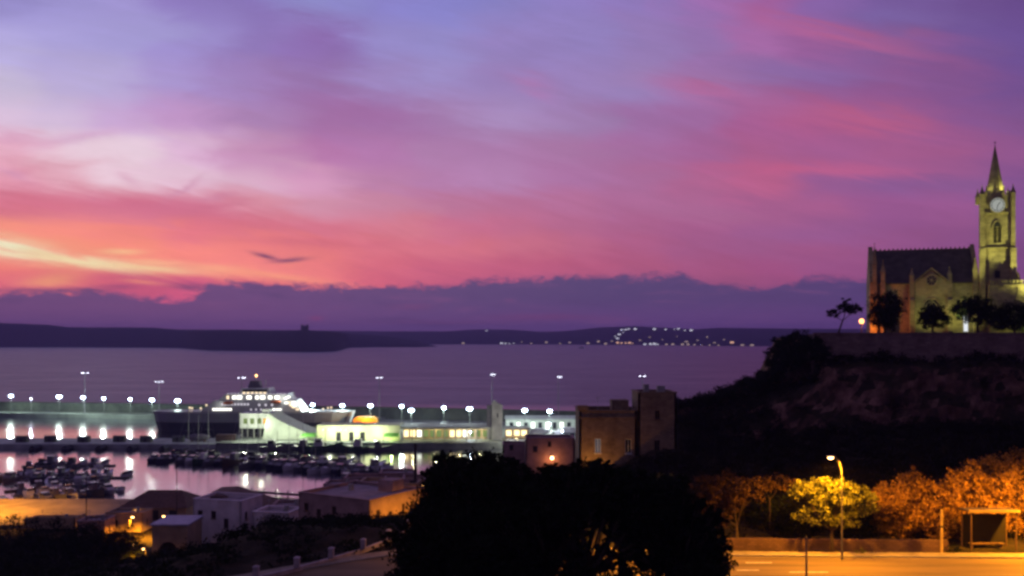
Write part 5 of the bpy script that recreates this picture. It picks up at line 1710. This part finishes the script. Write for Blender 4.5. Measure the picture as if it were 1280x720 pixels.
# poles on the lit road
M_ypost = mat('ochre_post', (.5, .36, .12), .7)
r = thing('signpost', 'slim dark grey pole at the near kerb of the lit road', 'post', (wx(1008, 78.2), 78.2, 24.25))
MB().tube([(0, 0, 0), (0, 0, 3.6)], [.10, .08], 10).ball((0, 0, 3.6), .1, 8, 5).build('pole', mat('grey_post', (.16, .12, .1), .7), r, True)
MB().tube([(0, 0, 0), (0, 0, .25)], .2, 10).build('base', M_dark, r, True)
r = thing('marker_post', 'ochre post at the back kerb left of the shelter', 'post', (wx(1177, 88.2), 88.2, 24.25))
MB().tube([(0, 0, 0), (0, 0, 4.0)], [.12, .10], 10).ball((0, 0, 4.0), .11, 8, 5).build('pole', M_ypost, r, True)
MB().tube([(0, 0, 2.4), (0, 0, 2.55)], .14, 10).build('band', M_dark, r, True)
# bus shelter
bs = thing('bus_shelter', 'open roadside shelter with flat roof and corner posts at right edge', 'bus shelter', (wx(1248, 89), 89, 24.25))
xa, xb = wx(1212, 89), wx(1268, 89)
MB().prismx([(88.6, 28.05), (90.8, 27.95), (90.8, 28.07), (88.6, 28.2)], xa - .3, xb + .3).build('roof', mat('shelter_roof', (.05, .035, .025), .8), bs)
MB().box(xa - .31, xb + .31, 88.5, 88.597, 28.0, 28.26).build('fascia', mat('shelter_fascia', (.28, .2, .1), .8), bs)
for X_ in (xa, xb):
    for Y_ in (88.7, 90.5):
        MB().tube([(X_, Y_, 24.25), (X_, Y_, 28.0 if Y_ < 89 else 27.88)], .07, 8).build('post', M_wood, bs)
MB().box(xa + .1, xb - .1, 90.45, 90.55, 24.7, 27.5).build('shade_panel', mat('shelter_shade', (.012, .009, .008), .9), bs)  # near-black sheet stands in for the shade inside the open shelter
MB().box(xa + .5, xb - .5, 89.8, 90.3, 24.65, 24.75).box(xa + .7, xa + .8, 89.9, 90.2, 24.25, 24.65).box(xb - .8, xb - .7, 89.9, 90.2, 24.25, 24.65).build('seat', M_wood, bs)
# parked car glimpsed under the trees
car = thing('parked_car', 'dark car with red tail lights glimpsed beside the dark trees', 'car', (wx(873, 84), 84, 24.15), rz=rad(4))
MB().prismx([(-.85, .35), (.85, .35), (.85, .85), (.68, 1.0), (-.68, 1.0), (-.85, .85)], -2.1, 2.1).build('body', mat('dark_car_paint', (.03, .02, .025), .3, .1), car, True)
MB().prismy([(-1.4, 1.003), (1.0, 1.003), (.5, 1.45), (-1.0, 1.45)], -.66, .66).build('cabin', M_glass, car, True)
for sx in (-1.35, 1.35):
    for sy in (-1, 1):
        MB().tube([(sx, sy * .88, .32), (sx, sy * .65, .32)], .32, 14).build('wheel', M_dark, car, True)
for sy in (-.86, .4):
    MB().box(-2.13, -2.103, sy, sy + .42, .6, .8).build('tail_light', M_red, car, True)
MB().box(-2.0, -1.5, -.875, -.853, .6, .8).build('tail_light', M_red, car, True)
MB().box(1.6, 2.0, -.875, -.853, .6, .78).build('side_lamp', M_red, car, True)


# ------------------------------------------------------------------ vegetation
def leaf_mesh(name, C_, size, m_, parent=None, seed=0, flat=.0):
    rg = np.random.default_rng(seed)
    n = len(C_)
    s_ = size * rg.uniform(.5, 1.3, n)[:, None]
    a = rg.normal(size=(n, 3))
    a[:, 2] *= (1 - flat)
    a /= np.linalg.norm(a, axis=1)[:, None]
    b_ = rg.normal(size=(n, 3))
    b_ = np.cross(a, b_)
    b_ /= np.linalg.norm(b_, axis=1)[:, None]
    w_ = b_ * s_ * .45
    l_ = a * s_
    V = np.stack([C_ - l_ * .5, C_ + w_ * .7, C_ + l_ * .6, C_ - w_ * .7], 1).reshape(-1, 3)
    if parent is not None:
        V = V - np.array(parent.location)
    me = bpy.data.meshes.new(name)
    me.vertices.add(4 * n)
    me.vertices.foreach_set('co', V.astype('f4').ravel())
    me.loops.add(4 * n)
    me.loops.foreach_set('vertex_index', np.arange(4 * n, dtype='i4'))
    me.polygons.add(n)
    me.polygons.foreach_set('loop_start', np.arange(0, 4 * n, 4, dtype='i4'))
    me.update(calc_edges=True)
    me.materials.append(m_)
    o = bpy.data.objects.new(name, me)
    COL.objects.link(o)
    if parent is not None:
        o.parent = parent
    return o


def crown_points(lobes, n, rg, clump=.16, inner=.35):
    """leaf positions gathered in clumps through the lobes' volume, denser outside"""
    vol = np.array([l[3] * l[4] * l[5] for l in lobes]) ** .75
    vol = vol / vol.sum()
    out = []
    for l, w_ in zip(lobes, vol):
        nl = int(n * w_)
        nc = max(6, nl // 45)
        d = rg.normal(size=(nc, 3))
        d /= np.linalg.norm(d, axis=1)[:, None]
        r_ = rg.uniform(inner, 1.0, nc) ** .6
        c_ = d * r_[:, None] * np.array(l[3:6]) * (1 + .14 * rg.normal(size=(nc, 1))) + np.array(l[:3])
        k_ = rg.integers(0, nc, nl)
        sp__ = clump * (l[3] + l[4] + l[5]) / 3
        p_ = c_[k_] + rg.normal(size=(nl, 3)) * sp__ * np.array([1, 1, .7])
        out.append(p_)
    return np.concatenate(out)


SEED = [100]


def tree(name, label, base, lobes, n, leaf, lm=None, tr_=.25, cat='tree', group=None, clump=.16, inner=.35, lean=(0, 0)):
    SEED[0] += 1
    rg = np.random.default_rng(SEED[0])
    base = Vector(base)
    r = thing(name, label, cat, base, group)
    cx0 = np.mean([l[0] for l in lobes])
    cy0 = np.mean([l[1] for l in lobes])
    zlo = min(l[2] - l[5] * .5 for l in lobes)
    fork = Vector((base.x + (cx0 - base.x) * .5 + lean[0], base.y + (cy0 - base.y) * .5 + lean[1], base.z + (zlo - base.z) * .75))
    t_ = MB().tube([base - Vector((0, 0, .4)), base + (fork - base) * .5 + Vector((lean[0] * .2, 0, 0)), fork], [tr_ * 1.3, tr_, tr_ * .8], 9)
    for l in lobes:
        e_ = Vector(l[:3])
        mid = (fork + e_) / 2 + Vector((rg.uniform(-.3, .3), rg.uniform(-.3, .3), -.2))
        t_.tube([fork, mid, e_], [tr_ * .55, tr_ * .35, tr_ * .12], 6)
        for _ in range(3):
            d_ = Vector(rg.normal(size=3)).normalized()
            q_ = e_ + Vector((d_.x * l[3], d_.y * l[4], d_.z * l[5])) * .75
            t_.tube([mid, (mid + q_) / 2 + Vector((0, 0, .15)), q_], [tr_ * .25, tr_ * .15, tr_ * .05], 5)
    t_.build('trunk', M_bark, r)
    leaf_mesh('crown', crown_points(lobes, n, rg, clump, inner), leaf, lm or M_leafd, r, SEED[0])
    return r


def gz(x_, y_):
    return float(ground(np.array(x_), np.array(y_)))


def lobe(px_, py_, Y_, rpx, rpy, ry=None):
    k_ = Y_ / F
    p_ = at(px_, py_, Y_)
    return (p_.x, p_.y, p_.z, rpx * k_, (ry or rpx) * k_, rpy * k_)


# the big dark trees in front, centre
def fronttree(label, px_, Y_, lb, n, leaf=.30):
    rr_ = random.Random(px_)
    ex = []
    for l in lb:
        for _ in range(7):
            t_ = rr_.uniform(-.3, math.pi + .3)
            k_ = rr_.uniform(.85, 1.12)
            q_ = rr_.uniform(.14, .30)
            ex.append((l[0] + l[3] * k_ * math.cos(t_), l[1] - l[4] * k_ * math.sin(t_), l[2] - .5 + rr_.uniform(-1, 1), l[3] * q_, l[4] * q_ * rr_.uniform(.6, 1.3)))
    lb = [(l[0], l[1], l[2], l[3] * .92, l[4] * .92) + tuple(l[5:]) for l in lb] + ex
    n = int(n * 1.25)
    X_ = wx(px_, Y_)
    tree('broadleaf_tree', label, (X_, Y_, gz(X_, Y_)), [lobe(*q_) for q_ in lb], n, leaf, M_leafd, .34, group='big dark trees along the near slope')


fronttree('dark broadleaf tree, leftmost and tallest of the central mass', 590, 66,
          [(585, 610, 66, 48, 42, 34), (556, 640, 65, 44, 46, 34), (625, 620, 67, 46, 42, 34), (530, 690, 64, 42, 44, 30), (590, 680, 64, 60, 50, 34), (560, 590, 66, 26, 22)], 42000)
fronttree('dark broadleaf tree in the middle of the central mass', 690, 64,
          [(680, 640, 64, 50, 42, 34), (638, 692, 63, 46, 46, 34), (640, 606, 65, 30, 26, 26), (712, 622, 65, 34, 30, 26), (702, 600, 66, 28, 20), (738, 596, 66, 26, 20)], 33000)
fronttree('dark broadleaf tree with light showing through its lower leaves, right of middle', 775, 66,
          [(765, 622, 66, 44, 36, 30), (812, 640, 66, 50, 40, 30), (785, 607, 67, 26, 20)], 17000)
fronttree('low dark spreading tree at the right end of the central mass', 850, 67,
          [(850, 655, 67, 42, 40, 28), (880, 690, 66, 32, 34, 26), (835, 625, 68, 26, 22), (820, 690, 66, 34, 28, 20)], 17000)
fronttree('thin straggly dark tree with lamplight showing between its leaves', 728, 65,
          [(718, 672, 65, 34, 20, 14), (752, 666, 65, 26, 20, 14), (735, 696, 64, 44, 14, 14), (700, 690, 64, 24, 22, 14), (775, 690, 64, 20, 24, 14)], 1700, .34)
# undergrowth hiding the slope at the bottom centre
und = []
rg = np.random.default_rng(3)
for q_ in range(90):
    px_ = rg.uniform(500, 905)
    Y_ = rg.uniform(62, 70)
    py_ = rg.uniform(704, 740) + (0 if px_ < 680 or px_ > 775 else 10)
    und.append(lobe(px_, py_, Y_, rg.uniform(14, 26), rg.uniform(12, 20)))
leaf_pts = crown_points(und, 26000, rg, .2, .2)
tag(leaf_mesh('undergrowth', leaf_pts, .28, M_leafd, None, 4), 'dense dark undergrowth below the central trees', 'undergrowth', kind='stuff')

# yellow-green tree by the lamp
tree('broadleaf_tree', 'yellow-green lamplit broadleaf tree beside the street lamp', (wx(1040, 88.8), 88.8, 24), [lobe(1028, 615, 88.8, 22, 18), lobe(1004, 612, 88.8, 17, 16), lobe(1052, 622, 88, 24, 18), lobe(1020, 644, 88.4, 22, 10), lobe(1076, 628, 88.8, 18, 22), lobe(1055, 650, 88.3, 18, 10)], 7500, .26, M_leafm, .16, clump=.17, inner=.5)
# lamplit bank of shrubs behind the road
def shrub(label, px_, Y_, lb, n, leaf, lm, name='shrub', tr_=.09, cat='shrub', group='lamplit shrubs behind the road', inner=.3):
    X_ = wx(px_, Y_)
    tree(name, label, (X_, Y_, gz(X_, Y_) if Y_ > 90.5 else 24.1), [lobe(*q_) for q_ in lb], n, leaf, lm, tr_, cat, group, .17, inner)


shrub('small tree with lit slim trunk at the left end of the lit road', 923, 89.6, [(915, 620, 89.6, 18, 18), (935, 612, 90, 22, 14), (905, 640, 90, 14, 16)], 2600, .24, M_leafr, 'broadleaf_tree', .14, 'tree')
shrub('reddish shrub arching over the dark hollow behind the road', 962, 95, [(950, 606, 95, 26, 9), (975, 604, 95, 24, 8)], 1800, .24, M_leafr)
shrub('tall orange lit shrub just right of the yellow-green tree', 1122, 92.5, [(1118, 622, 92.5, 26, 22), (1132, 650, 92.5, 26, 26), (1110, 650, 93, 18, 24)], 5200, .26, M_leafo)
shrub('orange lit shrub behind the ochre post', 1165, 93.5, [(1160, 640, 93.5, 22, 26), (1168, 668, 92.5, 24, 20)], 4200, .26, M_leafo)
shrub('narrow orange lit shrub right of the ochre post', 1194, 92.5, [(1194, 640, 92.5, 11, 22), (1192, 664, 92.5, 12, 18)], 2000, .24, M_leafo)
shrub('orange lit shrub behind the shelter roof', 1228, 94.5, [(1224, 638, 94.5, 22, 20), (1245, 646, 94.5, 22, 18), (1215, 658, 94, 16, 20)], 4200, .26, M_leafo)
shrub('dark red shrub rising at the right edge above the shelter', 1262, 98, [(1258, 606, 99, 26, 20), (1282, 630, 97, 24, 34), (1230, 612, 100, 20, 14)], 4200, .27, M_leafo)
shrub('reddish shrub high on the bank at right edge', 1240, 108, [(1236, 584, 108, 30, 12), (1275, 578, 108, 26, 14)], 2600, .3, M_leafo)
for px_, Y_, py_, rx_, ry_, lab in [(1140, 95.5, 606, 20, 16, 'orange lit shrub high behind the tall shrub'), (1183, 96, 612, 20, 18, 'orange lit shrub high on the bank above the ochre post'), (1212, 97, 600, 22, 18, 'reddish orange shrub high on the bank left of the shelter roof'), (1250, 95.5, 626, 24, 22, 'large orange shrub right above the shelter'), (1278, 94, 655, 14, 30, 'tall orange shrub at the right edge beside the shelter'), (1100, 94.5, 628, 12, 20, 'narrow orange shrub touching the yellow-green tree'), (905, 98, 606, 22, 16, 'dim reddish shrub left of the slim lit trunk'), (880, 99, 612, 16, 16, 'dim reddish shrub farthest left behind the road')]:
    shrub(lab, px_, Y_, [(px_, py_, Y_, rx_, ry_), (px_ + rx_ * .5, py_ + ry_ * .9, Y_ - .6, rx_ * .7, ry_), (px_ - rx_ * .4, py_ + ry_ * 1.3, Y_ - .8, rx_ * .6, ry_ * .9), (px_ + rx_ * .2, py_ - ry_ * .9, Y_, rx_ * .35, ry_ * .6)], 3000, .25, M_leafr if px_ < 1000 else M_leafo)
shrub('round dark shrub beside the ochre post on the kerb', 1192, 88.4, [(1192, 693, 88.4, 11, 13)], 900, .16, M_leafd, 'round_shrub', .05, group=None)
shrub('small yellow lit bush at the foot of the street lamp', 1074, 88.2, [(1074, 691, 88.2, 10, 9)], 500, .16, M_leafm, 'round_shrub', .04, group=None)
shrub('pale lamplit bush glimpsed left of the small tree', 833, 92.5, [(829, 594, 92.5, 9, 12)], 500, .22, M_leafm, 'shrub', .06)
shrub('dark rounded tree standing in for the shadow in the hollow behind the road', 968, 97, [(962, 640, 97, 26, 26), (985, 652, 96, 26, 26), (1000, 668, 95, 30, 20)], 5200, .24, M_leafd, 'broadleaf_tree', .12, 'tree')  # added dark crown takes the place of the hollow's shadow
shrub('dark rounded shrub under the street lamp behind the low wall', 1075, 94.5, [(1070, 655, 94.5, 24, 26), (1088, 668, 94.5, 18, 22)], 3600, .24, M_leafd, 'broadleaf_tree', .12, 'tree')

# hill edge and church trees
PG = 'dark trees round the church'


def hilltree(label, px_, Y_, zb_, lb, n, leaf=.3, tr_=.22, name='pine_tree', group=PG, lean=(0, 0)):
    tree(name, label, (wx(px_, Y_), Y_, zb_), [lobe(*q_) for q_ in lb], n, leaf, M_leafd, tr_, group=group, lean=lean)


hilltree('leaning umbrella pine against the sky left of the orange lamp', 1046, 168, 45.1, [(1057, 384, 168, 11, 7), (1043, 392, 168, 10, 5), (1069, 386, 168, 10, 6), (1058, 376, 168, 6, 4)], 3600, .26, .15, lean=(.3, 0))
hilltree('broad dark tree covering the left end of the church', 1106, 174, 45.1, [(1107, 380, 174, 19, 17), (1112, 396, 174, 16, 15), (1099, 394, 174, 12, 17)], 11000)
hilltree('dark tree before the great window of the church', 1166, 173, 45.1, [(1165, 392, 173, 14, 10), (1173, 400, 173, 13, 10), (1158, 402, 173, 9, 9)], 7000)
hilltree('spreading dark pine before the foot of the clock tower', 1222, 172, 45.1, [(1222, 380, 172, 17, 11), (1204, 387, 172, 17, 7), (1238, 392, 172, 18, 10), (1222, 396, 172, 16, 11)], 10000)
hilltree('low dark trees mass at the right edge before the aisle', 1268, 171, 45.1, [(1268, 394, 171, 24, 16), (1288, 398, 171, 18, 20), (1252, 402, 171, 14, 11)], 11000)
hilltree('tall dark tree at the left brink of the church terrace', 986, 163, gz(wx(986, 163), 163), [(986, 432, 163, 14, 13), (976, 450, 163, 14, 12), (994, 444, 163, 12, 12)], 6200, name='broadleaf_tree')
hilltree('dense low dark tree on the brink just left of the retaining wall', 1000, 165.5, 42, [(1000, 424, 165.5, 15, 10), (978, 432, 165, 12, 12), (968, 446, 164.5, 12, 12), (990, 446, 164, 16, 12)], 8000, name='broadleaf_tree')
hilltree('dark rounded tree touching the end of the retaining wall', 1018, 161.5, gz(wx(1018, 161.5), 161.5), [(1018, 430, 161.5, 13, 12), (1006, 442, 161.5, 14, 12), (1028, 442, 161.5, 12, 10)], 5800, name='broadleaf_tree')
for i, (px_, py_, r_, lab) in enumerate([(962, 470, 14, 'dark bush on the skyline below the terrace trees, highest'), (936, 482, 15, 'dark bush on the sloping skyline, second from the top'), (905, 494, 15, 'dark bush on the sloping skyline, third from the top'), (876, 502, 13, 'dark bush on the skyline above the square stone tower'), (952, 486, 16, 'dark bush on the hillside just under the skyline')]):
    X_, Y_ = wx(px_, 164), 164
    tree('shrub', lab, (X_, Y_, gz(X_, Y_)), [lobe(px_, py_, Y_, r_, r_ * .7), lobe(px_ + 10, py_ - 3, Y_, r_ * .7, r_ * .6)], 3000, .28, M_leafd, .08, 'shrub', 'dark bushes on the hill skyline')

# bottom left trees and mid-slope shrubs
LG = 'dark trees above the near quay'
for i, (px_, Y_, top, rr, lab) in enumerate([
        (18, 150, 648, 34, 'dark tree at the bottom left corner, first from the left'), (62, 152, 649, 34, 'second dark tree from the bottom left corner'), (108, 150, 655, 28, 'dark tree below the unlit thin pole at bottom left'),
        (148, 152, 660, 24, 'rounded dark tree left of the lit lane'), (208, 146, 688, 22, 'low dark tree under the small arch building'), (243, 140, 682, 30, 'dark tree below the pale house'), (292, 142, 672, 28, 'dark tree right of the pale house'),
        (345, 150, 645, 26, 'dark tree between the shed roof and the flat roofed house'), (375, 140, 652, 24, 'dark tree overlapping the left end of the flat roofed house'), (70, 128, 690, 44, 'nearest dark tree at bottom left'), (14, 126, 684, 40, 'nearest dark tree in the bottom left corner'), (215, 122, 706, 30, 'near dark tree at the bottom beyond the lane')]):
    X_ = wx(px_, Y_)
    tree('broadleaf_tree', lab, (X_, Y_, gz(X_, Y_)), [lobe(px_, top + rr * .7, Y_, rr, rr * .7), lobe(px_ - rr * .5, top + rr * 1.3, Y_, rr * .8, rr * .7), lobe(px_ + rr * .5, top + rr * 1.2, Y_, rr * .8, rr * .7)], 8500, .32, M_leafd, .2, group=LG)
shrub('small yellow lit bush in the lane at bottom left', 172, 150, [(171, 706, 150, 8, 12)], 500, .25, M_leafm, 'round_shrub', .05, group=None)
for i, (px_, py_, Y_, rx_, ry_, m_, lab) in enumerate([
        (430, 668, 120, 26, 12, M_leafd, 'low dark shrub below the flat roofed house'), (462, 664, 118, 22, 12, M_leafm, 'olive shrub under the corner of the flat roofed house'),
        (490, 660, 116, 20, 14, M_leafm, 'lamplit green shrub right of the olive shrub'), (519, 652, 112, 10, 22, M_leafd, 'narrow dark cypress-like shrub before the orange wall'),
        (400, 686, 112, 34, 12, M_leafd, 'wide dark shrub above the parapet'), (470, 680, 108, 30, 8, M_leafm, 'low green shrub along the parapet end'), (350, 690, 116, 34, 18, M_leafd, 'brownish dark shrub left above the parapet')]):
    X_ = wx(px_, Y_)
    tree('shrub', lab, (X_, Y_, min(gz(X_, Y_), wz(py_ + ry_, Y_))), [lobe(px_, py_, Y_, rx_, ry_), lobe(px_ + rx_ * .5, py_ + 2, Y_, rx_ * .6, ry_ * .8)], 2200, .26, m_, .07, 'shrub', 'shrubs on the slope above the parapet')

# hillside scrub, uncountable
rg = np.random.default_rng(21)
lb = []
for q_ in range(5200):
    X_ = rg.uniform(16, 125)
    Y_ = rg.uniform(93, 172)
    if Y_ > 163 and X_ > 52:
        continue
    if X_ < 28 and 138 < Y_ < 160:
        continue
    if X_ > Y_ * .62:
        continue
    z_ = gz(X_, Y_)
    if 149.5 < Y_ < 159.5 and X_ > 46 and rg.random() < .90:
        continue
    s_ = rg.uniform(.5, 1.5)
    if Y_ < 97 and s_ > 1:
        s_ *= .6
    lb.append((X_, Y_, z_ + s_ * .35, s_ * 1.25, s_ * 1.25, s_ * .75))
print('scrub lobes', len(lb))
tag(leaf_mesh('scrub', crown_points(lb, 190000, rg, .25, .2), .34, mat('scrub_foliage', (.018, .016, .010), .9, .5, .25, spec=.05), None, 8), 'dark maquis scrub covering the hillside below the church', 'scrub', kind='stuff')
lb = []
for q_ in range(4200):
    Y_ = rg.uniform(66, 200)
    X_ = rg.uniform(-95, 20)
    if X_ < -Y_ * .6:
        continue
    if road_dist(np.array(X_), np.array(Y_)) < 7.2:
        continue
    if -36 < X_ < -10 and 134 < Y_ < 165:
        continue
    if X_ < -40 and Y_ > 163:
        continue
    if 8 < X_ and 138 < Y_ < 158:
        continue
    s_ = rg.uniform(.4, 1.2)
    lb.append((X_, Y_, gz(X_, Y_) + s_ * .3, s_ * 1.3, s_ * 1.3, s_ * .7))
tag(leaf_mesh('ground_cover', crown_points(lb, 120000, rg, .25, .2), .34, M_leafd, None, 9), 'dark ground cover on the slope down to the harbour', 'ground cover', kind='stuff')

ln = MB()
lv_, lf_ = [], []
for i in range(16):
    Y_ = 143 + i * 1.6
    xc = wx(171 + i * .55, Y_)
    for dx in (-1.7, 1.7):
        lv_.append((xc + dx, Y_, gz(xc + dx, Y_) + .55))
for i in range(15):
    lf_.append((2 * i, 2 * i + 1, 2 * i + 3, 2 * i + 2))
tag(MB().add(lv_, lf_).build('lane', M_pave), kind='structure')
X_ = wx(183, 150)
street_lamp('small orange lamp beside the lane at bottom left', X_, 150, gz(X_, 150), 2.9, .2, 2600, math.pi, .2, cone=172)
# jetty in front of the houses
jt = MB()
jt.M = Matrix.Translation((wx(308, 258), 262, 0)) @ Matrix.Rotation(-.35, 4, 'Z')
jt.box(0, 20, -.8, .8, .5, .9)
for a in range(0, 21, 4):
    jt.tube([(a, .7, -3), (a, .7, 1.6)], .16, 6)
tag(jt.build('jetty', mat('jetty_wood', (.035, .028, .025), .85)), 'thin dark jetty reaching out behind the flat roofed house', 'jetty')

# ------------------------------------------------------------------ evening haze
HAZE = 1.15e-4
if HAZE:
    hz = MB().box(-9500, 9500, -2400, 8700, -8, 140).build('haze', None)
    hz.data.materials.clear()
    m = bpy.data.materials.new('evening_haze')
    m.use_nodes = True
    nt = m.node_tree
    nt.nodes.clear()
    o_ = nt.nodes.new('ShaderNodeOutputMaterial')
    v_ = nt.nodes.new('ShaderNodeVolumePrincipled')
    v_.inputs['Color'].default_value = (.52, .47, 1.0, 1)
    v_.inputs['Density'].default_value = HAZE
    v_.inputs['Anisotropy'].default_value = 0.3
    nt.links.new(v_.outputs[0], o_.inputs['Volume'])
    hz.data.materials.append(m)
    tag(hz, kind='stuff')
